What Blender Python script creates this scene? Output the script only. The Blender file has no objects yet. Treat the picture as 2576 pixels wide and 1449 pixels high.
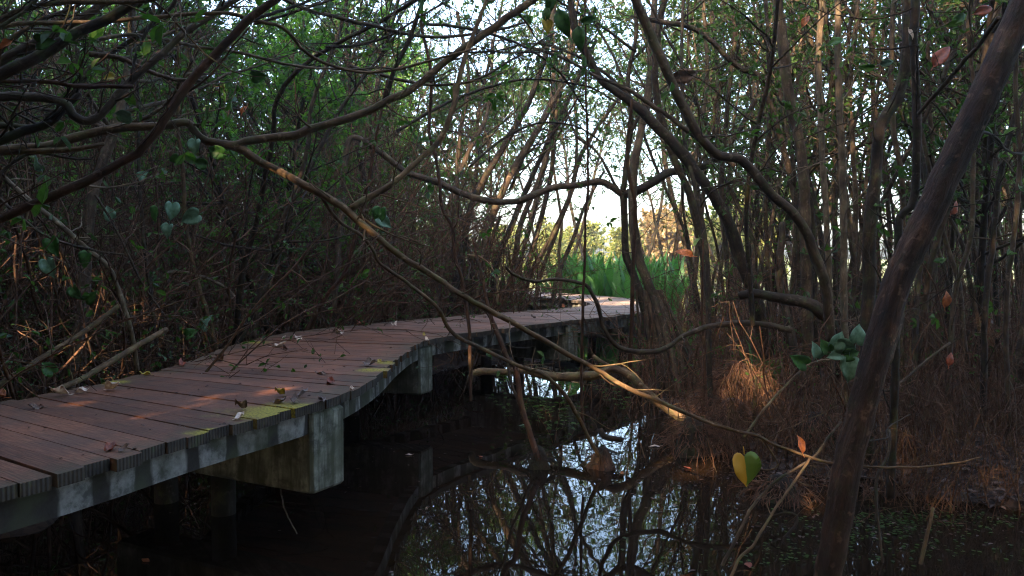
import bpy, math, random
import numpy as np
from mathutils import Vector, Matrix
S = bpy.context.scene
COL = S.collection
R = np.random.RandomState(7)
random.seed(7)
PI = math.pi

# ------------------------------------------------------------------ camera
F = 2003.0; CX, CY = 1288.0, 724.5; HC = 1.8
PITCH = math.atan(74.5 / F)
cam_d = bpy.data.cameras.new('camera'); cam = bpy.data.objects.new('camera', cam_d); COL.objects.link(cam)
cam.location = (0, 0, HC); cam.rotation_euler = (PI / 2 - PITCH, 0, 0)
cam_d.sensor_width = 36; cam_d.lens = 36 * F / 2576.0; cam_d.clip_start = 0.05; cam_d.clip_end = 3000
cam_d.dof.use_dof = False
S.camera = cam
cp, sp_ = math.cos(PITCH), math.sin(PITCH)
def ray(u, v):
    x = (u - CX) / F; y = (CY - v) / F
    return np.array([x, cp + y * sp_, -sp_ + y * cp])
def P(u, v, d):                       # point seen at (u, v), d metres ahead
    r = ray(u, v); t = d / r[1]
    return np.array([r[0] * t, d, HC + r[2] * t])
def PZ(u, v, z):                      # point seen at (u, v) lying at height z
    r = ray(u, v); t = (z - HC) / r[2]
    return np.array([r[0] * t, r[1] * t, z])
def PX(px, d): return px * d / F      # size of px pixels at distance d

# ------------------------------------------------------------------ object helpers
def tag(o, label=None, cat=None, group=None, kind=None):
    if label: o['label'] = label
    if cat: o['category'] = cat
    if group: o['group'] = group
    if kind: o['kind'] = kind
    return o
def empty(name, loc, label, cat, group=None, rz=0):
    o = bpy.data.objects.new(name, None); COL.objects.link(o)
    o.location = loc; o.rotation_euler = (0, 0, rz); o.empty_display_size = .1
    return tag(o, label, cat, group)
def copy_tree(o, parent=None):
    c = o.copy(); COL.objects.link(c); c.parent = parent
    for ch in KIDS.get(o, []): 
        k = copy_tree(ch, c); KIDS.setdefault(c, []).append(k)
    return c
KIDS = {}
def link(name, me, mat, parent=None, loc=None, smooth=True):
    mats = mat if isinstance(mat, (list, tuple)) else [mat]
    for m in mats: me.materials.append(m)
    me.polygons.foreach_set('use_smooth', np.full(len(me.polygons), bool(smooth)))
    o = bpy.data.objects.new(name, me); COL.objects.link(o)
    if parent is not None:
        o.parent = parent; KIDS.setdefault(parent, []).append(o)
    if loc is not None: o.location = loc
    return o

def np_mesh(name, V, quads, tris=None, bark=None, uv=None, matidx=None):
    me = bpy.data.meshes.new(name)
    V = np.asarray(V, np.float32); nq = len(quads); nt = 0 if tris is None else len(tris)
    me.vertices.add(len(V)); me.vertices.foreach_set('co', V.ravel())
    li = np.concatenate([np.asarray(quads, np.int32).ravel(), np.asarray(tris, np.int32).ravel()]) if nt else np.asarray(quads, np.int32).ravel()
    me.loops.add(len(li)); me.loops.foreach_set('vertex_index', li)
    me.polygons.add(nq + nt)
    st = np.concatenate([np.arange(nq) * 4, nq * 4 + np.arange(nt) * 3]).astype(np.int32)
    me.polygons.foreach_set('loop_start', st)
    me.polygons.foreach_set('loop_total', np.concatenate([np.full(nq, 4), np.full(nt, 3)]).astype(np.int32))
    if matidx is not None: me.polygons.foreach_set('material_index', np.asarray(matidx, np.int32))
    me.update(calc_edges=True)
    if bark is not None:
        a = me.attributes.new('bark', 'FLOAT_VECTOR', 'POINT'); a.data.foreach_set('vector', np.asarray(bark, np.float32).ravel())
    if uv is not None:
        l = me.uv_layers.new(name='UVMap'); l.data.foreach_set('uv', np.asarray(uv, np.float32)[li].ravel())
    return me

def catmull(pts, step):               # pts (n,k) -> resampled, step in metres
    pts = np.asarray(pts, float)
    if len(pts) < 2: return pts
    p = np.vstack([2 * pts[0] - pts[1], pts, 2 * pts[-1] - pts[-2]])
    out = []
    for i in range(1, len(p) - 2):
        L = np.linalg.norm(p[i + 1][:3] - p[i][:3]); n = max(1, int(math.ceil(L / step)))
        t = np.arange(n)[:, None] / n
        a, b, c, d = p[i - 1], p[i], p[i + 1], p[i + 2]
        out.append(.5 * ((2 * b) + (-a + c) * t + (2 * a - 5 * b + 4 * c - d) * t ** 2 + (-a + 3 * b - 3 * c + d) * t ** 3))
    out.append(pts[-1:])
    q = np.vstack(out)
    if q.shape[1] > 3: q[:, 3] = np.maximum(q[:, 3], min(pts[:, 3]) * .7)
    return q

class Tubes:
    def __init__(s): s.V = []; s.Q = []; s.T = []; s.B = []; s.n = 0
    def add(s, pts, rad, sides=6, rough=0., rng=R, flute=0.):
        pts = np.asarray(pts, float); n = len(pts)
        if n < 2: return
        rad = np.broadcast_to(np.asarray(rad, float), (n,))
        tg = np.gradient(pts, axis=0); tg /= (np.linalg.norm(tg, axis=1)[:, None] + 1e-9)
        if sides > 4:                 # parallel transport
            a = np.cross(tg[0], [0.3, 1, .2]); a /= np.linalg.norm(a) + 1e-9; A = [a]
            for i in range(1, n):
                a = a - tg[i] * a.dot(tg[i]); a = a / (np.linalg.norm(a) + 1e-9); A.append(a)
            A = np.array(A)
        else:
            m = np.abs(tg.mean(0)); ref = np.zeros(3); ref[np.argmin(m)] = 1
            A = np.cross(tg, ref); A /= (np.linalg.norm(A, axis=1)[:, None] + 1e-9)
        Bn = np.cross(tg, A)
        th = np.arange(sides) * 2 * PI / sides
        c, sn = np.cos(th), np.sin(th)
        rr = rad[:, None] * np.ones(sides)
        if rough:
            nz = rng.uniform(-1, 1, (n, sides)); nz[1:] = .6 * nz[1:] + .4 * nz[:-1]
            low = np.interp(np.arange(n), np.arange(0, n + 5, 5), rng.uniform(-1, 1, len(np.arange(0, n + 5, 5))))
            rr = rr * (1 + rough * nz + rough * 1.3 * low[:, None])
        if flute: rr = rr * (1 + flute * np.cos(3 * th + 1.1 + np.linspace(0, 1.2, n)[:, None]) + flute * .5 * np.cos(5 * th - np.linspace(0, 2, n)[:, None]))
        V = pts[:, None, :] + rr[:, :, None] * (c[None, :, None] * A[:, None, :] + sn[None, :, None] * Bn[:, None, :])
        ln = np.concatenate([[0], np.cumsum(np.linalg.norm(np.diff(pts, axis=0), axis=1))])
        off = rng.uniform(0, 20)
        bk = np.stack([np.broadcast_to(c * 1., (n, sides)) * rad[:, None], np.broadcast_to(sn * 1., (n, sides)) * rad[:, None], np.broadcast_to(ln[:, None] + off, (n, sides))], -1)
        i = np.arange(n - 1)[:, None] * sides; j = np.arange(sides)[None, :]; j2 = (j + 1) % sides
        Q = np.stack([i + j, i + j2, i + sides + j2, i + sides + j], -1).reshape(-1, 4) + s.n
        s.V.append(V.reshape(-1, 3)); s.B.append(bk.reshape(-1, 3)); s.Q.append(Q)
        base = s.n; s.n += n * sides
        if sides > 3:                 # caps
            s.V.append(np.array([pts[0], pts[-1] + tg[-1] * rad[-1] * .4])); s.B.append(np.array([bk[0, 0], bk[-1, 0]]) * [0, 0, 1])
            jj = np.arange(sides); j3 = (jj + 1) % sides
            s.T.append(np.stack([base + j3, base + jj, np.full(sides, s.n)], -1))
            e = base + (n - 1) * sides
            s.T.append(np.stack([e + jj, e + j3, np.full(sides, s.n + 1)], -1)); s.n += 2
    def mesh(s, name, origin=None):
        V = np.vstack(s.V)
        if origin is not None: V = V - np.asarray(origin)
        return np_mesh(name, V, np.vstack(s.Q), np.vstack(s.T) if s.T else None, bark=np.vstack(s.B))

def leaf_mesh(name, pos, ax, nrm, size, wid=.5, origin=None, curl=.12, rng=R):
    """many leaves: pos base point, ax direction, nrm face normal, size length"""
    pos = np.asarray(pos, float); n = len(pos)
    ax = ax / (np.linalg.norm(ax, axis=1)[:, None] + 1e-9)
    sd = np.cross(ax, nrm); sd /= (np.linalg.norm(sd, axis=1)[:, None] + 1e-9)
    up = np.cross(sd, ax); L = np.asarray(size).reshape(-1, 1); W = L * wid * .5
    C = L * curl
    v = [pos, pos + ax * L * .28 + sd * W * .85 + up * C, pos + ax * L * .68 + sd * W * .8 + up * C * .9, pos + ax * L - up * C,
         pos + ax * L * .68 - sd * W * .8 + up * C * .9, pos + ax * L * .28 - sd * W * .85 + up * C]
    V = np.stack(v, 1).reshape(-1, 3)
    if origin is not None: V = V - np.asarray(origin)
    b = np.arange(n)[:, None] * 6
    Q = np.concatenate([b + [0, 1, 2, 3], b + [0, 3, 4, 5]], 0)
    return np_mesh(name, V, Q)

def unit(v): return v / (np.linalg.norm(v) + 1e-9)
def wander(start, d, L, n, wob, rng, grav=0.):
    pts = [np.array(start, float)]; d = unit(np.array(d, float)); st = L / (n - 1)
    for i in range(n - 1):
        d = unit(d + rng.normal(0, wob, 3) + [0, 0, grav]); pts.append(pts[-1] + d * st)
    return np.array(pts)

# ------------------------------------------------------------------ materials
def nt(name):
    m = bpy.data.materials.new(name); m.use_nodes = True; t = m.node_tree; t.nodes.clear()
    o = t.nodes.new('ShaderNodeOutputMaterial'); return m, t, o
def N(t, typ, **kw):
    n = t.nodes.new(typ)
    for k, v in kw.items():
        if k.startswith('_'): setattr(n, k[1:], v)
        else: n.inputs[k].default_value = v
    return n
def ramp(t, stops, fac=None):
    r = t.nodes.new('ShaderNodeValToRGB'); e = r.color_ramp.elements
    while len(e) < len(stops): e.new(.5)
    for k, (p, c) in enumerate(stops): e[k].position = p; e[k].color = (*c, 1) if len(c) == 3 else c
    if fac is not None: t.links.new(fac, r.inputs[0])
    return r
def mixc(t, a, b, f, mode='MIX'):
    m = t.nodes.new('ShaderNodeMix'); m.data_type = 'RGBA'; m.blend_type = mode
    for s, v in ((0, f), (6, a), (7, b)):
        if hasattr(v, 'is_linked') or hasattr(v, 'links'): t.links.new(v, m.inputs[s])
        else: m.inputs[s].default_value = v if s == 0 else (*v, 1)
    return m.outputs[2]
def math_(t, op, a, b=0.):
    m = t.nodes.new('ShaderNodeMath'); m.operation = op
    for i, v in enumerate((a, b)):
        if hasattr(v, 'links'): t.links.new(v, m.inputs[i])
        else: m.inputs[i].default_value = v
    return m.outputs[0]

def bark_mat(name, dark, mid, light, moss=(0.05, .075, .02), moss_amt=.3, bump=.5, rough=.85, scale=55., bdist=.01):
    m, t, o = nt(name); L = t.links
    at = N(t, 'ShaderNodeAttribute', _attribute_name='bark')
    mp = N(t, 'ShaderNodeMapping'); mp.inputs['Scale'].default_value = (1, 1, .22); L.new(at.outputs['Vector'], mp.inputs[0])
    n1 = N(t, 'ShaderNodeTexNoise', Scale=scale, Detail=7., Roughness=.7); L.new(mp.outputs[0], n1.inputs['Vector'])
    n2 = N(t, 'ShaderNodeTexNoise', Scale=7., Detail=3.); L.new(at.outputs['Vector'], n2.inputs['Vector'])
    n1b = N(t, 'ShaderNodeTexNoise', Scale=scale * .3, Detail=5., Roughness=.7); L.new(mp.outputs[0], n1b.inputs['Vector'])
    c = ramp(t, [(.36, dark), (.5, mid), (.64, light)], math_(t, 'ADD', math_(t, 'MULTIPLY', n1.outputs[0], .4), math_(t, 'MULTIPLY', n1b.outputs[0], .6)))
    geo = N(t, 'ShaderNodeNewGeometry'); n3 = N(t, 'ShaderNodeTexNoise', Scale=9., Detail=4., Roughness=.7); L.new(geo.outputs['Position'], n3.inputs['Vector'])
    mf = ramp(t, [(.5, (0, 0, 0)), (.62, (moss_amt,) * 3)], n3.outputs[0])
    c2 = mixc(t, c.outputs[0], moss, mf.outputs[0])
    n4 = N(t, 'ShaderNodeTexNoise', Scale=22., Detail=3.); L.new(geo.outputs['Position'], n4.inputs['Vector'])
    lf = ramp(t, [(.6, (0, 0, 0)), (.72, (.55,) * 3)], n4.outputs[0])
    c3 = mixc(t, c2, tuple(min(1, x * 1.5 + .03) for x in light), lf.outputs[0])
    oi = N(t, 'ShaderNodeObjectInfo')
    k = math_(t, 'ADD', math_(t, 'MULTIPLY', oi.outputs['Random'], .5), .75)
    sc = math_(t, 'MULTIPLY', k, math_(t, 'MULTIPLY', math_(t, 'SUBTRACT', n2.outputs[0], .12), 2.5))
    hs = N(t, 'ShaderNodeHueSaturation'); L.new(c3, hs.inputs['Color']); L.new(sc, hs.inputs['Value'])
    b = N(t, 'ShaderNodeBsdfPrincipled', Roughness=rough); L.new(hs.outputs[0], b.inputs['Base Color'])
    b.inputs['Specular IOR Level'].default_value = .3
    bp = N(t, 'ShaderNodeBump', Strength=bump, Distance=bdist); L.new(math_(t, 'ADD', n1.outputs[0], n1b.outputs[0]), bp.inputs['Height']); L.new(bp.outputs[0], b.inputs['Normal'])
    L.new(b.outputs[0], o.inputs[0]); return m

def leaf_mat(name, cols, trans=.45, rough=.45, spec=.4, tcol=None):
    m, t, o = nt(name); L = t.links
    geo = N(t, 'ShaderNodeNewGeometry'); c = ramp(t, [(i / max(1, len(cols) - 1), q) for i, q in enumerate(cols)], geo.outputs['Random Per Island'])
    n = N(t, 'ShaderNodeTexNoise', Scale=60., Detail=3.); L.new(geo.outputs['Position'], n.inputs['Vector'])
    hs = N(t, 'ShaderNodeHueSaturation'); L.new(c.outputs[0], hs.inputs['Color']); L.new(math_(t, 'ADD', n.outputs[0], .5), hs.inputs['Value'])
    b = N(t, 'ShaderNodeBsdfPrincipled', Roughness=rough); b.inputs['Specular IOR Level'].default_value = spec
    L.new(hs.outputs[0], b.inputs['Base Color'])
    tr = N(t, 'ShaderNodeBsdfTranslucent')
    tc = mixc(t, hs.outputs[0], tcol or (1.9, 2.1, .9), 1., 'MULTIPLY'); L.new(tc, tr.inputs[0])
    mx = N(t, 'ShaderNodeMixShader'); mx.inputs[0].default_value = trans
    L.new(b.outputs[0], mx.inputs[1]); L.new(tr.outputs[0], mx.inputs[2]); L.new(mx.outputs[0], o.inputs[0]); return m

M = {}
M['bark_dark'] = bark_mat('dark_bark', (0.0065, 0.0039, 0.0023), (0.0188, 0.0112, 0.0063), (0.0456, 0.028, 0.0158))
M['bark_olive'] = bark_mat('olive_bark', (0.035, 0.02, 0.0095), (0.0972, 0.0575, 0.0277), (0.1867, 0.1187, 0.0622), moss=(.09, .1, .035), moss_amt=.5)
M['bark_red'] = bark_mat('reddish_bark', (0.015, 0.0055, 0.0026), (0.047, 0.0188, 0.0089), (0.0854, 0.0412, 0.021), moss_amt=.15)
M['bark_pale'] = bark_mat('pale_bark', (0.0418, 0.0288, 0.0184), (0.1016, 0.072, 0.0459), (0.1913, 0.1441, 0.0956), moss=(.09, .11, .06), moss_amt=.35)
M['bark_grey'] = bark_mat('grey_brown_bark', (0.0154, 0.0099, 0.0063), (0.0436, 0.028, 0.0173), (0.0871, 0.0597, 0.0378), moss_amt=.3)
M['twig'] = bark_mat('twig_bark', (0.0256, 0.0118, 0.0062), (0.0686, 0.0309, 0.0163), (0.1373, 0.0735, 0.0421), moss_amt=.25, bump=.1)
M['bark_trunk'] = bark_mat('rough_trunk_bark', (.009, .005, .003), (.045, .02, .011), (.13, .065, .036), moss=(.06, .055, .02), moss_amt=.35, bump=1., scale=24., bdist=.035)
M['roots'] = bark_mat('rusty_roots', (.035, .015, .008), (.095, .042, .022), (.17, .09, .05), moss_amt=.1, bump=.1)
M['pile'] = bark_mat('shade_black_wood', (.006, .005, .004), (.012, .01, .008), (.02, .017, .014))  # near-black wood: under-deck shade put into the colour to hide the piles
M['leaf'] = leaf_mat('mangrove_leaf', [(.016, .04, .01), (.03, .07, .014), (.045, .095, .018), (.022, .055, .016)])
M['leaf_lush'] = leaf_mat('fresh_leaf', [(.03, .1, .02), (.06, .16, .025), (.1, .2, .03), (.04, .11, .03)], trans=.5)
M['leaf_sun'] = leaf_mat('sunlit_leaf', [(.10, .13, .03), (.16, .18, .05), (.2, .19, .06), (.09, .13, .03)], trans=.4)
M['leaf_autumn'] = leaf_mat('russet_leaf', [(.2, .15, .07), (.16, .14, .06), (.24, .17, .09), (.12, .13, .05)], trans=.4, tcol=(1.7, 1.2, .8))
M['leaf_reed'] = leaf_mat('sword_leaf', [(.02, .08, .024), (.035, .13, .032), (.07, .18, .045)], trans=.35, rough=.35)
M['leaf_dead'] = leaf_mat('dead_leaf_litter', [(.05, .025, .018), (.085, .045, .033), (.035, .02, .015), (.13, .085, .07)], trans=.1, tcol=(1.3, 1, .7))
def solid_leaf(name, c1, c2=None, trans=.25, split=False):
    m, t, o = nt(name); L = t.links; c2 = c2 or tuple(x * .55 for x in c1)
    tc = N(t, 'ShaderNodeTexCoord'); n = N(t, 'ShaderNodeTexNoise', Scale=35. if not split else 12., Detail=4.); L.new(tc.outputs['Object'], n.inputs['Vector'])
    if split:
        sx = N(t, 'ShaderNodeSeparateXYZ'); L.new(tc.outputs['Object'], sx.inputs[0])
        f = math_(t, 'ADD', math_(t, 'MULTIPLY', sx.outputs[0], 40.), math_(t, 'ADD', n.outputs[0], .1))
        r = ramp(t, [(.42, c1), (.6, c2)], f)
    else: r = ramp(t, [(.35, c2), (.6, c1)], n.outputs[0])
    b = N(t, 'ShaderNodeBsdfPrincipled', Roughness=.5); L.new(r.outputs[0], b.inputs['Base Color'])
    w = N(t, 'ShaderNodeTexWave', Scale=9., Distortion=1.); w.bands_direction = 'Y'; L.new(tc.outputs['Object'], w.inputs[0])
    bp = N(t, 'ShaderNodeBump', Strength=.3, Distance=.002); L.new(w.outputs[1], bp.inputs['Height']); L.new(bp.outputs[0], b.inputs['Normal'])
    tr = N(t, 'ShaderNodeBsdfTranslucent'); L.new(r.outputs[0], tr.inputs[0])
    mx = N(t, 'ShaderNodeMixShader'); mx.inputs[0].default_value = trans
    L.new(b.outputs[0], mx.inputs[1]); L.new(tr.outputs[0], mx.inputs[2]); L.new(mx.outputs[0], o.inputs[0]); return m
M['l_green'] = solid_leaf('green_leaf', (.05, .17, .03), (.03, .1, .02), .4)
M['l_greygreen'] = solid_leaf('grey_green_leaf', (.14, .27, .18), (.08, .17, .1), .2)
M['l_yellow'] = solid_leaf('yellow_leaf', (.5, .38, .05), (.3, .25, .04), .4)
M['l_orange'] = solid_leaf('orange_leaf', (.5, .17, .05), (.25, .07, .03), .35)
M['l_red'] = solid_leaf('red_brown_leaf', (.3, .07, .03), (.14, .04, .025), .2)
M['l_brown'] = solid_leaf('brown_leaf', (.16, .09, .06), (.08, .045, .03), .1)
M['l_pale'] = solid_leaf('pale_dry_leaf', (.7, .56, .46), (.42, .3, .22), .1)
M['l_grey'] = solid_leaf('grey_dry_leaf', (.22, .17, .16), (.12, .09, .085), .1)
M['l_split'] = solid_leaf('yellow_and_green_leaf', (.15, .26, .045), (.66, .43, .06), .45, split=True)

def plank_mat():
    m, t, o = nt('weathered_red_planks'); L = t.links
    uv = N(t, 'ShaderNodeUVMap', _uv_map='UVMap'); geo = N(t, 'ShaderNodeNewGeometry')
    mp = N(t, 'ShaderNodeMapping'); mp.inputs['Scale'].default_value = (1.3, 22, 1); L.new(uv.outputs[0], mp.inputs[0])
    g = N(t, 'ShaderNodeTexNoise', Scale=5., Detail=7., Roughness=.7); L.new(mp.outputs[0], g.inputs['Vector'])
    c = ramp(t, [(.3, (.045, .016, .008)), (.5, (.185, .07, .038)), (.7, (.33, .155, .09))], g.outputs[0])
    big = N(t, 'ShaderNodeTexNoise', Scale=2.2, Detail=6., Roughness=.65); L.new(geo.outputs['Position'], big.inputs['Vector'])
    bf = ramp(t, [(.38, (0, 0, 0)), (.6, (1, 1, 1))], big.outputs[0])
    c = mixc(t, c.outputs[0], (.06, .04, .032), math_(t, 'MULTIPLY', math_(t, 'SUBTRACT', 1., bf.outputs[0]), .6))
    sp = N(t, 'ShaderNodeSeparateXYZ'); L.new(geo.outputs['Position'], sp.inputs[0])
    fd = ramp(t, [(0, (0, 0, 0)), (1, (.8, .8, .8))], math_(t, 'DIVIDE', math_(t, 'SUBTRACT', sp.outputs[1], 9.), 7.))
    c = mixc(t, c, mixc(t, c, (.3, .27, .25), .75), fd.outputs[0])      # far boards lightened to grey: glare of sun and sky put into the colour
    hs = N(t, 'ShaderNodeHueSaturation'); L.new(c, hs.inputs['Color'])
    L.new(math_(t, 'ADD', math_(t, 'MULTIPLY', geo.outputs['Random Per Island'], .55), .7), hs.inputs['Value'])
    # greenish grime and moss towards the ends of the boards (uv.x is metres from the walkway's middle)
    sx = N(t, 'ShaderNodeSeparateXYZ'); L.new(uv.outputs[0], sx.inputs[0])
    ed = math_(t, 'ABSOLUTE', sx.outputs[0])
    mn = N(t, 'ShaderNodeTexNoise', Scale=7., Detail=6., Roughness=.75); L.new(geo.outputs['Position'], mn.inputs['Vector'])
    gr = ramp(t, [(.52, (0, 0, 0)), (.95, (1, 1, 1))], math_(t, 'ADD', math_(t, 'MULTIPLY', ed, .8), math_(t, 'MULTIPLY', math_(t, 'SUBTRACT', mn.outputs[0], .5), 1.1)))
    c = mixc(t, hs.outputs[0], (.055, .055, .03), math_(t, 'MULTIPLY', gr.outputs[0], .85))
    tot = None
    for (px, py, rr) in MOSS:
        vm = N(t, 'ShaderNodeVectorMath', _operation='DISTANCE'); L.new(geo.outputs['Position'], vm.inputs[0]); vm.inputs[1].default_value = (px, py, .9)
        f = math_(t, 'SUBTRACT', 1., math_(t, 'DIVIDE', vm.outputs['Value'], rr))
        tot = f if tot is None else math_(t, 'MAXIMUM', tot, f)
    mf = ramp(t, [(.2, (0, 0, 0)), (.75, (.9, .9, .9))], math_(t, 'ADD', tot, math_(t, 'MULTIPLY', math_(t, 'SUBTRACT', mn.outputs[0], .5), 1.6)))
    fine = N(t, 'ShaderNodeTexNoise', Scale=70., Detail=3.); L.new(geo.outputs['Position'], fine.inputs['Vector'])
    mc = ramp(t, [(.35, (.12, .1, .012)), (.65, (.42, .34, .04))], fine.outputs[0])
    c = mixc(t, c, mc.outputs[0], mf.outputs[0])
    b = N(t, 'ShaderNodeBsdfPrincipled', Roughness=.65); L.new(c, b.inputs['Base Color']); b.inputs['Specular IOR Level'].default_value = .25
    bp = N(t, 'ShaderNodeBump', Strength=.5, Distance=.006); L.new(g.outputs[0], bp.inputs['Height']); L.new(bp.outputs[0], b.inputs['Normal'])
    L.new(b.outputs[0], o.inputs[0]); return m
def plank_end_mat():
    m, t, o = nt('ribbed_plank_ends'); L = t.links
    uv = N(t, 'ShaderNodeUVMap', _uv_map='UVMap'); geo = N(t, 'ShaderNodeNewGeometry')
    w = N(t, 'ShaderNodeTexWave', Scale=16.); w.bands_direction = 'Y'; L.new(uv.outputs[0], w.inputs[0])
    n = N(t, 'ShaderNodeTexNoise', Scale=14., Detail=5.); L.new(geo.outputs['Position'], n.inputs['Vector'])
    c = ramp(t, [(.35, (.02, .016, .013)), (.6, (.06, .047, .035)), (.8, (.06, .08, .03))], n.outputs[0])
    c2 = mixc(t, c.outputs[0], (.012, .009, .008), math_(t, 'MULTIPLY', w.outputs[1], .6))
    b = N(t, 'ShaderNodeBsdfPrincipled', Roughness=.9); L.new(c2, b.inputs['Base Color'])
    bp = N(t, 'ShaderNodeBump', Strength=.6, Distance=.01); L.new(w.outputs[1], bp.inputs['Height']); L.new(bp.outputs[0], b.inputs['Normal'])
    L.new(b.outputs[0], o.inputs[0]); return m
def concrete_mat(name, base, stain, stripe, blotch=0):
    m, t, o = nt(name); L = t.links
    uv = N(t, 'ShaderNodeUVMap', _uv_map='UVMap'); geo = N(t, 'ShaderNodeNewGeometry')
    n = N(t, 'ShaderNodeTexNoise', Scale=9., Detail=8., Roughness=.7); L.new(geo.outputs['Position'], n.inputs['Vector'])
    c = ramp(t, [(.4, tuple(x * .35 for x in base)), (.52, base), (.66, tuple(min(1, x * 1.5) for x in base))], n.outputs[0])
    # run-off stains down the face
    mp = N(t, 'ShaderNodeMapping'); mp.inputs['Scale'].default_value = (1, .25, 1); L.new(uv.outputs[0], mp.inputs[0])
    s = N(t, 'ShaderNodeTexWave', Scale=stripe, Distortion=7., Detail=4.); s.inputs['Detail Scale'].default_value = 3.; L.new(mp.outputs[0], s.inputs['Vector'])
    sf = ramp(t, [(.45, (0, 0, 0)), (.7, (1, 1, 1))], s.outputs[1])
    if blotch:
        mp.inputs['Scale'].default_value = (blotch, 1.1, 1); s = N(t, 'ShaderNodeTexNoise', Scale=1., Detail=5., Roughness=.65); L.new(mp.outputs[0], s.inputs['Vector'])
        sf = ramp(t, [(.42, (0, 0, 0)), (.6, (.95, .95, .95))], s.outputs[0])
    c2 = mixc(t, c.outputs[0], stain, math_(t, 'MULTIPLY', sf.outputs[0], .93))
    g = N(t, 'ShaderNodeTexNoise', Scale=5., Detail=5.); L.new(geo.outputs['Position'], g.inputs['Vector'])
    gf = ramp(t, [(.44, (0, 0, 0)), (.6, (.7,) * 3)], g.outputs[0])
    c3 = mixc(t, c2, (.045, .052, .028), gf.outputs[0])
    b = N(t, 'ShaderNodeBsdfPrincipled', Roughness=.9); L.new(c3, b.inputs['Base Color'])
    bp = N(t, 'ShaderNodeBump', Strength=.5, Distance=.01); L.new(n.outputs[0], bp.inputs['Height']); L.new(bp.outputs[0], b.inputs['Normal'])
    L.new(b.outputs[0], o.inputs[0]); return m
def ground_mat():
    m, t, o = nt('swamp_mud'); L = t.links
    geo = N(t, 'ShaderNodeNewGeometry')
    n = N(t, 'ShaderNodeTexNoise', Scale=3., Detail=8., Roughness=.7); L.new(geo.outputs['Position'], n.inputs['Vector'])
    v = N(t, 'ShaderNodeTexVoronoi', Scale=14.); L.new(geo.outputs['Position'], v.inputs['Vector'])
    c = ramp(t, [(.3, (.006, .0035, .0025)), (.55, (.018, .009, .006)), (.75, (.04, .02, .012))], n.outputs[0])
    sep = N(t, 'ShaderNodeSeparateColor'); L.new(v.outputs['Color'], sep.inputs[0])
    c2 = mixc(t, c.outputs[0], (.06, .032, .02), math_(t, 'MULTIPLY', math_(t, 'GREATER_THAN', sep.outputs[0], .7), .5))
    # far, open ground is grassy
    vm = N(t, 'ShaderNodeVectorMath', _operation='LENGTH'); L.new(geo.outputs['Position'], vm.inputs[0])
    ff = ramp(t, [(.0, (0, 0, 0)), (1., (1, 1, 1))], math_(t, 'DIVIDE', math_(t, 'SUBTRACT', vm.outputs['Value'], 30.), 10.))
    c3 = mixc(t, c2, (.13, .15, .045), ff.outputs[0])
    b = N(t, 'ShaderNodeBsdfPrincipled', Roughness=.9); L.new(c3, b.inputs['Base Color'])
    bp = N(t, 'ShaderNodeBump', Strength=1., Distance=.04); L.new(n.outputs[0], bp.inputs['Height']); L.new(bp.outputs[0], b.inputs['Normal'])
    L.new(b.outputs[0], o.inputs[0]); return m
def water_mat():
    m, t, o = nt('dark_still_water'); L = t.links
    geo = N(t, 'ShaderNodeNewGeometry')
    n = N(t, 'ShaderNodeTexNoise', Scale=2.2, Detail=2., Roughness=.45); L.new(geo.outputs['Position'], n.inputs['Vector'])
    b = N(t, 'ShaderNodeBsdfPrincipled', Roughness=.012, IOR=1.4); b.inputs['Base Color'].default_value = (.012, .007, .004, 1)
    bp = N(t, 'ShaderNodeBump', Strength=.06, Distance=.02); L.new(n.outputs[0], bp.inputs['Height']); L.new(bp.outputs[0], b.inputs['Normal'])
    L.new(b.outputs[0], o.inputs[0]); return m
# ------------------------------------------------------------------ ground and water
WPOLY = np.array([(-7, -7), (-5.6, 1), (-4.4, 3.1), (-3.4, 4.8), (-3.1, 6.1), (-3.1, 8), (-2.95, 9.3), (-2.1, 11), (-1., 12.9), (.1, 14.), (1.2, 15.2), (.5, 18),
                  (-.8, 20.5), (-3, 24), (-4, 45), (12, 62), (10, 30), (5.0, 22), (3.9, 17), (3.2, 14), (2.2, 12.2), (1.75, 10), (1.85, 8.5), (2.1, 6.9), (2.45, 6.0), (3.4, 5.7), (8, 5.0), (9, -7)], float)
def sdist(X, Y):                      # signed distance to the water outline, positive on land
    d = np.full(X.shape, 1e9); ins = np.zeros(X.shape, bool); n = len(WPOLY)
    for i in range(n):
        a = WPOLY[i]; b = WPOLY[(i + 1) % n]; ab = b - a
        t = np.clip(((X - a[0]) * ab[0] + (Y - a[1]) * ab[1]) / ab.dot(ab), 0, 1)
        d = np.minimum(d, np.hypot(X - a[0] - t * ab[0], Y - a[1] - t * ab[1]))
        c = ((a[1] > Y) != (b[1] > Y)) & (X < (b[0] - a[0]) * (Y - a[1]) / (b[1] - a[1] + 1e-12) + a[0]); ins ^= c
    return np.where(ins, -d, d)
def height(X, Y):
    s = sdist(X, Y); s = s + .13 * np.sin(X * 3.1 + 2 * np.sin(Y * 2.3)) + .08 * np.sin(Y * 5.2 + X * 4.3)
    w = .05 * np.sin(X * 2.1 + 1.3 * np.sin(Y * 1.7)) + .04 * np.sin(Y * 3.3 + X * 1.1) + .025 * np.sin(X * 7 + Y * 5) * np.sin(Y * 6.1 - X * 3)
    h = np.where(s > 0, .34 * (1 - np.exp(-s * .55)) + .0, np.maximum(s * .8, -.6))
    return h + w * np.clip(np.abs(s) * 2 + .15, 0, 1)
def axis(lo, hi, fine, far, grow=1.25):
    a = list(np.arange(lo, hi + fine / 2, fine)); st = fine; x = hi
    while x < far: st *= grow; x += st; a.append(x)
    st = fine; x = lo
    while x > -far: st *= grow; x -= st; a.insert(0, x)
    return np.array(a)
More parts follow.
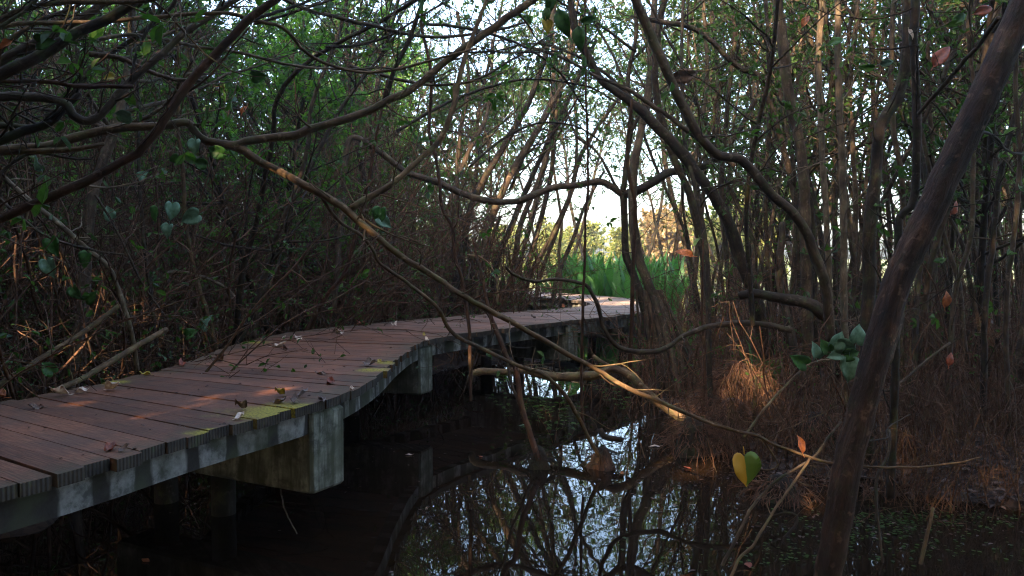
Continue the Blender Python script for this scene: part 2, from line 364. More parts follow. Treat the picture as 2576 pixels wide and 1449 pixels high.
ax_, ay_ = axis(-9, 9, .13, 900), axis(-4, 24, .13, 900)
X, Y = np.meshgrid(ax_, ay_); Z = height(X, Y)
nx, ny = len(ax_), len(ay_); idx = np.arange(nx * ny).reshape(ny, nx)
Qd = np.stack([idx[:-1, :-1], idx[:-1, 1:], idx[1:, 1:], idx[1:, :-1]], -1).reshape(-1, 4)
g = link('ground', np_mesh('ground', np.stack([X, Y, Z], -1).reshape(-1, 3), Qd), ground_mat()); tag(g, 'dark muddy swamp ground strewn with dead leaves', 'ground', kind='structure')
wx, wy = axis(-8, 8, 2, 70), axis(-6, 60, 3, 70)
X, Y = np.meshgrid(wx, wy); idx = np.arange(X.size).reshape(X.shape)
Qd = np.stack([idx[:-1, :-1], idx[:-1, 1:], idx[1:, 1:], idx[1:, :-1]], -1).reshape(-1, 4)
w_ = link('water', np_mesh('water', np.stack([X, Y, X * 0], -1).reshape(-1, 3), Qd), water_mat()); tag(w_, 'dark still swamp water mirroring the trees and sky', 'water', kind='structure')

# ------------------------------------------------------------------ boardwalk
ST = [((-4.2, -.2), (-5.8, 1.0)), ((-3.1, 1.44), (-4.66, 2.5)), ((-2.0, 3.1), (-3.56, 4.2)), ((-1.59, 4.1), (-3.13, 5.15)), ((-1.16, 5.12), (-2.9, 6.05)), ((-1.02, 6.22), (-2.82, 6.95)), ((-1.02, 7.5), (-2.9, 8.0)), ((-.96, 8.6), (-2.8, 9.24)),
      ((-.73, 9.24), (-2.5, 10.15)), ((-.29, 9.9), (-1.95, 10.95)), ((.17, 10.6), (-1.5, 11.6)), ((.99, 11.7), (-.6, 12.75)), ((1.68, 12.5), (.25, 13.66)), ((2.35, 13.66), (.85, 14.3)), ((2.78, 14.9), (1.3, 14.9)), ((2.95, 16.2), (1.55, 15.7)),
      ((2.6, 18), (1.45, 16.9)), ((1.9, 19.6), (.75, 18.4)), ((.9, 21.2), (-.3, 20)), ((-.5, 23.), (-1.7, 21.7)), ((-2.2, 24.9), (-3.3, 23.5))]
A = catmull(np.array([(*r, 0.) for r, l in ST]), .02); 
RR = np.array([r for r, l in ST], float); LL = np.array([l for r, l in ST], float)
def cr(pts, t):                       # catmull at real parameter
    i = int(min(max(math.floor(t), 0), len(pts) - 2)); u = t - i
    g_ = lambda k: pts[k] if 0 <= k < len(pts) else (2 * pts[0] - pts[1] if k < 0 else 2 * pts[-1] - pts[-2])
    a, b, c, d = g_(i - 1), g_(i), g_(i + 1), g_(i + 2)
    return .5 * ((2 * b) + (-a + c) * u + (2 * a - 5 * b + 4 * c - d) * u * u + (-a + 3 * b - 3 * c + d) * u ** 3)
ts = np.linspace(0, len(ST) - 1, 3000)
ER = np.array([cr(RR, t) for t in ts]); EL = np.array([cr(LL, t) for t in ts]); CEN = (ER + EL) / 2
arc = np.concatenate([[0], np.cumsum(np.linalg.norm(np.diff(CEN, axis=0), axis=1))])
def station(s):
    f = lambda E: np.array([np.interp(s, arc, E[:, 0]), np.interp(s, arc, E[:, 1])])
    return f(ER), f(EL)
DZ = .9
def s_of(pt):                         # arc position of the point on the near edge closest to pt
    return arc[np.argmin(np.hypot(ER[:, 0] - pt[0], ER[:, 1] - pt[1]))]
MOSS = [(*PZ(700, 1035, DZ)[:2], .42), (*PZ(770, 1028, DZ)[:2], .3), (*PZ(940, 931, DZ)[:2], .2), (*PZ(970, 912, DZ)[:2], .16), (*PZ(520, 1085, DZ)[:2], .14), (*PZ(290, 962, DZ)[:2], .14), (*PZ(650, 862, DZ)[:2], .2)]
walk = empty('boardwalk', (float(CEN[600, 0]), float(CEN[600, 1]), 0), 'winding reddish plank boardwalk on concrete beams over dark water', 'boardwalk')
wo = np.array([*walk.location])
V, Qs, UV, MI = [], [], [], []; s = 0.; k = 0
while s < arc[-1] - .2:
    wd = R.choice([.125, .142, .165]) * R.uniform(.97, 1.03); gap = R.choice([.005, .007, .009, .013, .02], p=[.3, .3, .22, .13, .05])
    r0, l0 = station(s); r1, l1 = station(s + wd)
    d = unit(l0 - r0); j0 = R.normal(0, .014); j1 = R.normal(0, .012); dz = R.normal(0, .0022); tl = R.normal(0, .0007); th = .058
    c = [r0 - d * j0, r1 - d * j0, l1 + d * j1, l0 + d * j1]
    W = np.linalg.norm(l0 - r0) / 2; ex = [W, W, -W, -W]; b = len(V); ch = .002
    v0 = k * .37
    # chamfered board: outline inset on top
    cen = sum(c) / 4
    nseg = 1
    top = [p + unit(cen - p) * ch * 1.4 for p in c]
    zt = [DZ + dz + tl, DZ + dz - tl, DZ + dz - tl, DZ + dz + tl]
    for p, z in zip(top, zt): V.append((p[0], p[1], z))
    for p, z in zip(c, zt): V.append((p[0], p[1], z - ch))
    for p, z in zip(c, zt): V.append((p[0], p[1], z - th))
    for _ in range(3):
        for e, q in zip(ex, (0, 1, 1, 0)): UV.append((e, v0 + q * wd))
    f = [(0, 1, 2, 3)] + [(i, i + 4, (i + 1) % 4 + 4, (i + 1) % 4) for i in range(4)] + [(i + 4, i + 8, (i + 1) % 4 + 8, (i + 1) % 4 + 4) for i in range(4)] + [(11, 10, 9, 8)]
    Qs += [tuple(x + b for x in q) for q in f]; MI += [0] * 5 + [1, 0, 1, 0, 0]
    s += wd + gap; k += 1
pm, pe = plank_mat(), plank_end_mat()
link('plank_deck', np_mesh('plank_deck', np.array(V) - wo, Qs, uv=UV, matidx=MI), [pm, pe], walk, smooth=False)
def ribbon_box(name, inset, width, z1, z0, mat, side):
    V, Qs, UV = [], [], []; ss = np.arange(0, arc[-1] - .2, .25)
    for i, s in enumerate(ss):
        r, l = station(s); d = unit(l - r)
        a = (r + d * inset) if side > 0 else (l - d * (inset + width)); b = a + d * width
        for p, z in ((a, z1), (b, z1), (b, z0), (a, z0)): V.append((*p, z)); UV.append((s, z))
    n = len(ss); Qs = [(i * 4 + j, i * 4 + 4 + j, i * 4 + 4 + (j + 1) % 4, i * 4 + (j + 1) % 4) for i in range(n - 1) for j in range(4)] + [(0, 1, 2, 3), (n * 4 - 1, n * 4 - 2, n * 4 - 3, n * 4 - 4)]
    link(name, np_mesh(name, np.array(V) - wo, Qs, uv=UV), mat, walk, smooth=False)
gm = concrete_mat('stained_grey_girder', (.2, .2, .195), (.012, .009, .008), 1.05)
ribbon_box('girder', .07, .12, DZ - .064, DZ - .205, gm, 1)
ribbon_box('girder', .07, .12, DZ - .064, DZ - .205, gm, -1)
cm = concrete_mat('mossy_concrete', (.19, .2, .17), (.035, .038, .022), 1., 9.)
def slab(name, c, d, hl, hw, z0, z1, mat, parent, o):   # box along d with a softened outline
    n_ = np.array([-d[1], d[0]]); V, UV = [], []
    prof = []
    bv = .02
    for sx, sy in ((-1, -1), (1, -1), (1, 1), (-1, 1)):
        for q in ((0, 1), (1, 0)) if sx * sy > 0 else ((1, 0), (0, 1)):
            prof.append((sx * (hl - bv * q[0]), sy * (hw - bv * q[1])))
    for z, e in ((z0, .015), (z0 + .02, 0), (z1 - .02, 0), (z1, .015)):
        for a, b in prof:
            p = c + d * (a - math.copysign(e, a)) + n_ * (b - math.copysign(e, b)); V.append((p[0], p[1], z)); UV.append((a * 1. + b * 1.7, z))
    m = len(prof); Qs = [(l * m + i, l * m + (i + 1) % m, (l + 1) * m + (i + 1) % m, (l + 1) * m + i) for l in range(3) for i in range(m)]
    T = [];
    for l, fl in ((0, 1), (3, 0)):
        for i in range(1, m - 1): t = (l * m, l * m + i, l * m + i + 1); T.append(t[::-1] if fl else t)
    return link(name, np_mesh(name, np.array(V) - o, Qs, T, uv=UV), mat, parent, smooth=False)
s_caps = [s_of(PZ(848, 1003, DZ)), s_of((-.92, 8.75)), s_of((.95, 11.55)), s_of((2.9, 15.2)), s_of((1.2, 20.8)), s_of((-2.45, 2.3))]
for s in s_caps:
    r, l = station(s); d = unit(l - r); c = (r + l) / 2; hl = np.linalg.norm(l - r) / 2 - .015
    slab('pile_cap', c, d, hl, .16, .31, DZ - .066, cm, walk, wo)
    for q in (.0, .6):
        tb = Tubes(); p = c + d * q; tb.add(np.array([(*p, .34), (*p, .0), (*p, -.7)]), .085, 14); link('pile', tb.mesh('pile', wo), M['pile'], walk)
# ------------------------------------------------------------------ trees traced one by one
LEAFB = {}
def mkleaf_shape(cup=.25, fold=.5, wave=.12, seed=0, heart=False, n=7):
    """one broad leaf, length 1 along +Y, stalk at the origin, lying about in XY; with thickness"""
    rng = np.random.RandomState(seed); V, Qs = [], []
    if heart:
        n = 12; E = catmull(np.array([(0, .07, 0), (.13, -.05, 0), (.3, -.07, 0), (.44, .06, 0), (.48, .27, 0), (.42, .5, 0), (.25, .75, 0), (.07, .93, 0), (0, 1.04, 0)]) * [1, 1, 1], .02)
        ei = np.linspace(0, len(E) - 1, n + 1)
        for i in range(n + 1):
            ex = np.interp(ei[i], np.arange(len(E)), E[:, 0]); ey = np.interp(ei[i], np.arange(len(E)), E[:, 1]); my = .07 + .97 * (i / n) ** 1.05
            for j in range(-3, 4):
                a = abs(j) / 3; x = math.copysign(ex * a, j) if j else 0.; y = my + (ey - my) * a
                V.append((x * .88, y, abs(x) * fold - cup * (y - .35) ** 2 + wave * math.sin(y * 8 + j + seed) * abs(x)))
    for i in range(n + 1 if not heart else 0):
        t = i / n
        w = (math.sin(PI * min(1, t ** .8)) ** .8) * (.30 if not heart else .44) * (1 - .25 * t)
        if heart and t < .2: w = .30 + .6 * t
        if i == n: w = .004
        y0 = t
        for j in range(-3, 4):
            x = w * j / 3
            y = y0 - (.16 * abs(j) / 3 * (1 - t) ** 2 * (1.6 if heart else .3))
            z = abs(x) * fold - cup * (t - .35) ** 2 * 1.5 + wave * math.sin(t * 7 + j * 1.3 + seed) * abs(x) * 2
            V.append((x, y, z))
    m = 7
    for i in range(n):
        for j in range(6): Qs.append((i * m + j, i * m + j + 1, (i + 1) * m + j + 1, (i + 1) * m + j))
    V = np.array(V); k = len(V); V2 = V - [0, 0, .008]
    Q2 = [tuple(x + k for x in q[::-1]) for q in Qs]
    rim = [j for j in range(m)] + [i * m + 6 for i in range(1, n + 1)] + [n * m + j for j in range(5, -1, -1)] + [i * m for i in range(n - 1, 0, -1)]
    Q3 = [(rim[(i + 1) % len(rim)], rim[i], rim[i] + k, rim[(i + 1) % len(rim)] + k) for i in range(len(rim))]
    return np.vstack([V, V2]), Qs + Q2 + Q3
def one_leaf(name, pos, size, mat, seed, rot, parent=None, heart=False, cup=.3, fold=.4, wave=.15, stalk=.25):
    V, Q = mkleaf_shape(cup, fold, wave, seed, heart)
    tb = Tubes(); tb.add(catmull(np.array([(0, .0, 0), (0, -stalk * .5, .02), (.02, -stalk, .07)]), .08), .014, 5)
    V2 = np.vstack([V] + tb.V); Q2 = np.vstack([np.array(Q)] + [q + len(V) for q in tb.Q]); T2 = np.vstack([t + len(V) for t in tb.T])
    me = np_mesh(name, V2 * size, Q2, T2); o = link(name, me, mat, None)
    o.location = pos; o.rotation_euler = rot
    if parent is not None:
        o.parent = parent; o.location = np.array(pos) - np.array(parent.location); KIDS.setdefault(parent, []).append(o)
    return o

def limb_pts(uv, d0, d1, th0, th1, step=.05):
    n = len(uv); out = []
    cum = [0]
    for i in range(1, n): cum.append(cum[-1] + math.hypot(uv[i][0] - uv[i - 1][0], uv[i][1] - uv[i - 1][1]))
    for i, q in enumerate(uv):
        f = cum[i] / cum[-1]; d = q[2] if len(q) > 2 else d0 + (d1 - d0) * f; th = th0 + (th1 - th0) * f
        out.append((*P(q[0], q[1], d), PX(th / 2, d)))
    return catmull(np.array(out), step)
HAND_NODES = []
def limb(name, parent, mat, uv, d0, d1, th0, th1, twigs=0, sides=9, rough=.07, flute=0., tw_len=.5, leaves=0, rng=R, base=None, tip=None, label=None):
    a = limb_pts(uv, d0, d1, th0, th1)
    if base is not None:              # carry on to where it is rooted
        b = np.array([(*q[:3], a[0, 3] * (q[3] if len(q) > 3 else 1.15)) for q in base] + [tuple(a[0])]); a = np.vstack([catmull(b, .07)[:-1], a])
    if tip is not None:
        b = np.array([tuple(a[-1])] + [(*q[:3], a[-1, 3] * (q[3] if len(q) > 3 else .6)) for q in tip]); a = np.vstack([a[:-1], catmull(b, .07)])
    k = np.cumsum(rng.normal(0, .0022, (len(a), 3)), 0); k -= np.linspace(0, 1, len(a))[:, None] * k[-1]
    a[:, :3] += k
    tb = Tubes(); tb.add(a[:, :3], a[:, 3], sides, rough, rng, flute)
    # knots where old twigs broke off
    for _ in range(int(len(a) * (.05 if a[0, 3] < .05 else 0))):
        i = rng.randint(1, len(a) - 1); p = a[i, :3]; r = a[i, 3]; dv = unit(rng.normal(0, 1, 3))
        tb.add(np.array([p, p + dv * r * .9, p + dv * r * 1.35]), [r * .75, r * .55, r * .25], 6, .1, rng)
    LP, LA = [], []
    for _ in range(twigs):
        i = rng.randint(int(len(a) * (.35 if base is not None else .12)), len(a)); p = a[i, :3]; t = unit(a[min(i + 1, len(a) - 1), :3] - a[i - 1, :3])
        dv = unit(t * rng.uniform(.2, .9) + rng.normal(0, .6, 3) + [0, 0, .15]); L = tw_len * rng.uniform(.35, 1.2)
        w = wander(p, dv, L, 9, .16, rng, .05); r0 = min(a[i, 3] * .5, .008) * rng.uniform(.6, 1)
        tb.add(w, np.linspace(r0, r0 * .35, 9), 5, .1, rng)
        for q in range(rng.randint(0, 3)):
            j = rng.randint(3, 8); w2 = wander(w[j], unit(dv + rng.normal(0, .7, 3)), L * rng.uniform(.25, .5), 6, .18, rng)
            tb.add(w2, np.linspace(r0 * .5, r0 * .25, 6), 4)
            if leaves and rng.rand() < leaves: LP.append(w2[-1]); LA.append(w2[-1] - w2[-2])
    o = link(name, tb.mesh(name, parent.location), M[mat], parent)
    if label: o['label'] = label
    if LP:
        LP = np.array(LP); LA = np.array(LA); LP = np.repeat(LP, 3, 0); LA = np.repeat(LA, 3, 0) + rng.normal(0, .05, (len(LP), 3))
        parent_leaves.setdefault(parent, []).append((LP, LA))
    return a
parent_leaves = {}
def at(ar, u):                        # nearest node of a limb to a pixel, for joining
    pass

# ---- left foreground trees, rooted on the bank behind the walkway's near end, out of frame
t1 = empty('arching_tree', (-4.9, 4.3, .3), 'long grey-brown arching branches sweeping from the left edge across the walkway down to the water', 'tree')
root1 = [(-4.9, 4.3, .2, 2.6), (-4.8, 4.35, 1.4, 2.2), (-4.4, 4.4, 2.1, 1.6)]
limb('trunk', t1, 'bark_grey', [(-330, 420), (-200, 385), (-100, 378)], 4.5, 4.5, 40, 34, base=[(-4.9, 4.3, .1, 1.9), (-4.85, 4.3, .9, 1.6)])
limb('branch', t1, 'bark_olive', [(-120, 380), (0, 376), (60, 370), (130, 361), (200, 340), (290, 322), (400, 317), (455, 311), (478, 314), (492, 334), (520, 354), (590, 366), (640, 352), (740, 341), (779, 326), (860, 303), (929, 277), (985, 246), (1030, 226), (1090, 180), (1129, 147), (1204, 95), (1270, 45), (1340, 0), (1420, -70)], 4.5, 5.4, 24, 17, twigs=22, tw_len=.45, leaves=.2, label='thick wavy branch with a kink, bark lit in patches')
limb('branch', t1, 'bark_olive', [(560, 360, 4.89), (606, 371, 4.9), (660, 400, 4.89), (740, 438, 4.88), (810, 475, 4.87), (880, 516, 4.86), (905, 545, 4.86), (1000, 625, 4.84), (1090, 682, 4.83), (1180, 740), (1300, 805), (1400, 862), (1530, 938), (1620, 985), (1700, 1020), (1800, 1064), (1900, 1090), (1960, 1117), (2100, 1160), (2250, 1171), (2400, 1164), (2470, 1150)], 4.7, 4.75, 21, 3.5, twigs=16, tw_len=.5, label='straight pale branch descending past the walkway to the big trunk')
limb('branch', t1, 'bark_olive', [(884, 524), (905, 512), (935, 494), (979, 470), (1044, 415), (1109, 350), (1139, 280), (1159, 200), (1179, 130), (1204, 60), (1232, -10), (1250, -80)], 4.86, 5.3, 17, 9, twigs=12, tw_len=.5, leaves=.2)
limb('branch', t1, 'bark_olive', [(780, 462, 4.87), (800, 484, 4.87), (854, 555, 4.95), (905, 592), (939, 630), (959, 665), (1029, 712), (1104, 775), (1149, 845), (1229, 885), (1321, 930), (1373, 950), (1428, 1005), (1473, 1085), (1506, 1145)], 4.9, 6.75, 8, 11, twigs=8, tw_len=.4)
limb('branch', t1, 'bark_olive', [(-60, 400), (0, 384), (100, 380), (175, 377), (215, 370), (262, 362)], 4.6, 4.6, 20, 10)
limb('twig', t1, 'bark_olive', [(1905, 1092), (1930, 1120), (1958, 1168), (1935, 1182), (1910, 1180)], 4.75, 4.7, 7, 4, sides=6)

t2 = empty('leaning_tree', (-4.9, 4.5, .2), 'dark brown stem leaning from the lower left edge up across the wavy branches', 'tree')
limb('trunk', t2, 'bark_red', [(-300, 690), (-150, 610), (0, 548), (60, 520), (180, 468), (290, 412), (340, 386), (368, 352), (400, 318), (450, 240), (530, 150), (580, 98), (620, 60), (700, 0), (780, -70)], 3.6, 3.9, 25, 19, twigs=5, tw_len=.5, leaves=.2, base=[(-4.9, 4.5, .1), (-4.3, 4.15, 1.3)])
limb('branch', t2, 'bark_dark', [(590, 88), (640, 50), (700, 30), (760, 10), (830, -30)], 3.9, 4.3, 9, 6)

t3 = empty('spreading_tree', (-4.6, 3.6, .2), 'tangle of dark and grey limbs fanning out across the upper left corner', 'tree')
limb('trunk', t3, 'bark_dark', [(-380, 420), (-180, 290), (0, 195), (100, 143), (190, 85), (300, 28), (380, -30)], 3.4, 3.7, 38, 24, base=[(-4.6, 3.6, .1), (-4.3, 3.5, 1.2)], twigs=8, leaves=.4)
for pts, d0, d1, a_, b_, mt in [
    ([(-120, 240), (0, 150), (65, 118), (165, 64), (250, 10), (300, -30)], 3.9, 4.1, 26, 20, 'bark_grey'),
    ([(-160, 100), (0, 62), (75, 48), (250, 47), (450, 34), (575, 32), (625, 45), (692, 62), (729, 82), (779, 135), (854, 168), (929, 182), (1029, 170), (1129, 140), (1200, 122)], 3.5, 4.6, 13, 6, 'bark_olive'),
    ([(-140, 120), (0, 50), (65, 24), (165, 8), (350, 4), (450, -20)], 3.3, 3.6, 16, 12, 'bark_olive'),
    ([(-160, 215), (0, 206), (75, 210), (150, 213), (240, 217), (335, 218)], 3.7, 3.9, 14, 10, 'bark_red'),
    ([(-160, 255), (0, 240), (70, 240), (125, 245), (170, 262), (180, 285), (205, 301), (240, 296), (295, 241), (335, 200), (400, 150), (450, 100), (525, 45), (600, -5), (660, -60)], 4.0, 4.6, 25, 13, 'bark_grey'),
    ([(-160, 400), (0, 352), (60, 330), (120, 312), (165, 270), (200, 235)], 4.1, 4.3, 30, 16, 'bark_dark'),
    ([(225, 137), (300, 146), (350, 170), (400, 190), (450, 200), (517, 206)], 4.5, 4.7, 14, 9, 'bark_grey'),
    ([(240, 102), (325, 90), (400, 101), (500, 120), (600, 135), (692, 158), (779, 172), (879, 176), (960, 170)], 4.6, 5.2, 10, 4, 'bark_pale'),
    ([(-100, 330), (0, 315), (90, 320), (130, 300), (190, 230), (240, 160), (330, 100), (420, 30), (470, -40)], 4.4, 4.8, 16, 10, 'bark_dark'),
    ([(-50, 480), (40, 400), (90, 380), (170, 395), (230, 400)], 4.5, 4.7, 10, 5, 'bark_dark'),
    ([(-60, 95), (60, 30), (110, -20)], 3.2, 3.3, 12, 9, 'bark_dark'),
    ([(0, 118), (110, 50), (200, 12), (240, -20)], 3.7, 3.9, 12, 8, 'bark_dark'),
    ([(330, 205), (350, 130), (385, 50), (420, -30)], 4.3, 4.4, 7, 5, 'bark_dark'),
]:
    limb('branch', t3, mt, pts, d0, d1, a_, b_, twigs=10, leaves=.35, tw_len=.55)

t4 = empty('bent_sapling', (*PZ(353, 945, .42)[:2], .3), 'pale bent sapling arching over beside the far edge of the planks', 'sapling')
d = PZ(353, 945, .5)[1] + .12
limb('trunk', t4, 'bark_pale', [(352, 985), (356, 945), (370, 870), (385, 800), (383, 750), (398, 715), (418, 692), (450, 685), (500, 692), (565, 722), (600, 760)], d, d + .1, 17, 6, twigs=6, tw_len=.5)
t5 = empty('sloping_tree', (-4.0, 5.9, .3), 'pale sloping branch dipping behind the planks at the left edge', 'tree')
limb('trunk', t5, 'bark_pale', [(-140, 330), (0, 442), (65, 500), (140, 562), (210, 620), (272, 676), (300, 740), (330, 830), (345, 930)], 5.6, 6.4, 14, 12, twigs=10, tw_len=.5)
limb('branch', t5, 'bark_grey', [(0, 500), (50, 545), (125, 600), (225, 628), (312, 640)], 5.6, 5.9, 8, 5, twigs=5)
limb('branch', t5, 'bark_grey', [(240, 490), (300, 590), (350, 700), (420, 800)], 5.9, 6.3, 6, 5, twigs=5)
for i, (nm, lab, pts, d0, d1, a_, b_, mt) in enumerate([
    ('fallen_log', 'grey-green leaning log, the upper of two behind the planks at far left', [(-60, 1010), (0, 970), (100, 908), (210, 835), (300, 768)], 5.0, 6.2, 17, 12, 'bark_olive'),
    ('fallen_log', 'broken leaning log, the lower of two, its cut end beside the pale bent sapling', [(130, 990), (160, 974), (250, 925), (350, 866), (418, 829)], 5.3, 6.7, 15, 15, 'bark_olive')]):
    c0 = P(*pts[1][:2], d0); o = empty(nm, (c0[0], c0[1], .3), lab, 'log'); limb('stem', o, mt, pts, d0, d1, a_, b_, twigs=3, tw_len=.3)
def stem(name, label, cat, mat, pts, d0, d1, a_, b_, group=None, base=None, tip=None, tw=4, leaves=.2, part='trunk', z=0., tw_len=.5, **kw):
    c0 = P(*pts[0][:2], d0); o = empty(name, (c0[0], c0[1], min(c0[2], z + .3)), label, cat, group)
    limb(part, o, mat, pts, d0, d1, a_, b_, twigs=tw, base=base, tip=tip, leaves=leaves, tw_len=tw_len, **kw); return o
stem('thin_sapling', 'thin brown sapling rising from the far edge of the planks beside two green leaves', 'sapling', 'bark_olive', [(548, 895), (525, 800), (500, 725), (480, 650), (465, 550), (460, 425), (450, 320), (452, 180), (440, 20), (445, -60)], 8.2, 7.6, 12, 7)
stem('thin_sapling', 'slim dark sapling left of the kink in the wavy branch', 'sapling', 'bark_dark', [(398, 900), (378, 725), (360, 600), (350, 450), (348, 250), (330, 60), (325, -60)], 7.4, 7.2, 9, 8)
stem('forked_sapling', 'pale red-brown forked sapling leaning right behind the middle of the walkway', 'sapling', 'bark_red', [(768, 842), (790, 800), (822, 740), (870, 680), (900, 560), (930, 440), (950, 330), (975, 200)], 10.2, 9.6, 12, 6)
stem('slanting_sapling', 'grey sapling slanting behind the long pale branch', 'sapling', 'bark_grey', [(640, 850), (660, 700), (700, 580), (740, 480), (770, 380), (790, 250), (850, 90), (880, -40)], 9.8, 9.5, 14, 9)
# crossing branches of the middle distance
t6 = empty('overhanging_tree', (-3.2, 8.6, .3), 'dark tree behind the walkway with thin branches crossing the upper middle', 'tree')
limb('trunk', t6, 'bark_dark', [(590, 870), (610, 700), (650, 540), (684, 335), (688, 275), (719, 210), (779, 155), (854, 110), (954, 55), (1060, -10), (1120, -50)], 8.9, 7.2, 16, 9, twigs=14)
for pts, d0, d1, a_, b_, mt in [
    ([(640, -30), (719, 0), (779, 30), (860, 52), (929, 65), (1044, 88), (1129, 92), (1229, 80), (1330, 55)], 5.8, 6.6, 12, 6, 'bark_grey'),
    ([(968, 250), (974, 238), (994, 175), (1029, 100), (1054, 30), (1075, -30)], 5.15, 5.2, 13, 8, 'bark_dark'),
    ([(880, 165), (960, 190), (1060, 212), (1129, 215), (1204, 200), (1270, 160), (1321, 130), (1400, 80)], 6.6, 7.0, 9, 5, 'bark_grey'),
    ([(1129, 134), (1200, 132), (1321, 134), (1420, 128)], 5.2, 5.8, 6, 3, 'bark_dark'),
    ([(640, 60), (800, 10), (900, -20)], 6., 6.2, 7, 5, 'bark_dark')]:
    limb('branch', t6, mt, pts, d0, d1, a_, b_, twigs=12, leaves=.3, tw_len=.6)
stem('curved_tree', 'mossy far branch snaking across the middle to the forked arch at the opening', 'tree', 'bark_grey',
     [(840, 780), (858, 560), (870, 400), (889, 345), (954, 380), (1019, 430), (1104, 460), (1154, 485), (1229, 505), (1290, 508), (1321, 500), (1383, 475), (1450, 466), (1508, 457), (1540, 470), (1568, 492)], 10.5, 11.5, 13, 17, tw=22, tw_len=.8, leaves=.6)
t7 = empty('arch_tree', (*P(1568, 760, 14)[:2], .1), 'forked tree whose arms make a low arch in front of the bright opening', 'tree')
limb('trunk', t7, 'bark_dark', [(1660, 960), (1610, 740), (1574, 640), (1570, 560), (1568, 492)], 11.6, 11.5, 24, 18, flute=.1)
limb('branch', t7, 'bark_dark', [(1568, 492), (1600, 480), (1633, 465), (1683, 436), (1740, 428), (1800, 400), (1860, 330), (1900, 250)], 11.5, 11.8, 24, 12, twigs=14, tw_len=.9, leaves=.6)
limb('branch', t7, 'bark_dark', [(1566, 500), (1575, 420), (1588, 300), (1580, 200), (1600, 80), (1590, -30)], 11.5, 11.3, 14, 9, twigs=9, tw_len=.6, leaves=.6)
limb('branch', t7, 'bark_dark', [(1560, 488), (1530, 430), (1500, 380), (1450, 340), (1420, 260)], 11.5, 12, 8, 5, twigs=7, tw_len=.5, leaves=.8)
stem('drooping_tree', 'red-brown stem dropping vertically in front of the walkway beams', 'tree', 'bark_red', [(1184, 1010), (1182, 935), (1179, 825), (1174, 740), (1162, 690), (1149, 650), (1139, 575), (1114, 525), (1108, 465), (1098, 400), (1080, 330), (1085, 200), (1060, 60), (1070, -40)], 7.2, 7.5, 9, 8, tw=12, tw_len=.6)
# ---- stems leaning right beside the opening
grp = 'slender trees leaning over the far bend of the walkway'
for i, (pts, d0, a_, b_, lab) in enumerate([
    ([(1130, 800), (1160, 640), (1190, 500), (1270, 360), (1330, 250), (1380, 100), (1400, -40)], 13.6, 20, 12, 'thick dark tree curving right, leftmost of the leaning trees beyond the walkway'),
    ([(1195, 790), (1215, 650), (1230, 560), (1290, 430), (1350, 330), (1420, 190), (1440, 60)], 14.0, 22, 12, None),
    ([(1230, 790), (1250, 660), (1290, 560), (1370, 380), (1430, 250), (1500, 100)], 14.6, 18, 9, None),
    ([(1262, 785), (1290, 680), (1310, 560), (1360, 440), (1385, 330), (1392, 150), (1380, -20)], 15.2, 16, 9, None),
    ([(1310, 780), (1330, 700), (1390, 590), (1430, 500), (1465, 380), (1560, 240)], 15.6, 17, 8, None),
    ([(1345, 775), (1362, 690), (1410, 560), (1440, 470), (1452, 350), (1440, 200)], 16.4, 11, 7, None),
    ([(1392, 752), (1402, 690), (1440, 600), (1470, 520), (1520, 430)], 17.5, 14, 6, 'slim tree standing at the deck edge left of the green sword-leaved plants'),
    ([(1408, 756), (1410, 690), (1405, 640), (1412, 560), (1400, 470), (1380, 330)], 17.0, 9, 6, None),
    ([(1180, 795), (1190, 700), (1175, 600), (1150, 480), (1160, 330), (1180, 180), (1150, 30)], 14.4, 14, 9, None),
    ([(1090, 800), (1110, 700), (1140, 590), (1145, 470), (1180, 380), (1230, 270), (1240, 100)], 13.0, 16, 9, None)]):
    o = stem('leaning_tree', lab or 'slender grey tree leaning right among its fellows beyond the walkway', 'tree', 'bark_grey' if i % 2 else 'bark_dark', pts, d0, d0 + .8, a_, b_, group=grp, tw=20 if i in (0, 1, 8, 9) else 5, leaves=.8, tw_len=1.0 if i in (0, 1, 8, 9) else .55)
for tr, pts, d0, d1, a_ in [
    (t6, [(1000, 330), (1100, 270), (1220, 220), (1340, 200), (1470, 215), (1560, 260)], 8.5, 10.0, 9), (t6, [(1060, 60), (1180, 70), (1300, 110), (1400, 180), (1480, 290)], 8.0, 9.5, 8),
    (t6, [(1180, 420), (1260, 350), (1350, 310), (1450, 320), (1520, 360)], 9.6, 11.0, 7), (t7, [(1590, 250), (1530, 190), (1450, 140), (1350, 110), (1240, 130)], 11.3, 10.5, 9),
    (t7, [(1588, 330), (1640, 250), (1720, 190), (1810, 170), (1900, 120)], 11.3, 11, 8), (t7, [(1600, 130), (1520, 70), (1430, 20), (1360, -30)], 11.2, 10.5, 8),
    (t7, [(1592, 150), (1660, 80), (1740, 30), (1800, -30)], 11.3, 10.5, 8), (t6, [(820, 120), (950, 100), (1080, 30), (1180, -30)], 7.6, 8.2, 8), (t7, [(1750, 428), (1790, 350), (1800, 250), (1850, 150), (1870, 30)], 11.5, 11, 9)]:
    limb('branch', tr, 'bark_dark', pts, d0, d1, a_, 4, twigs=26, leaves=.9, tw_len=.8)
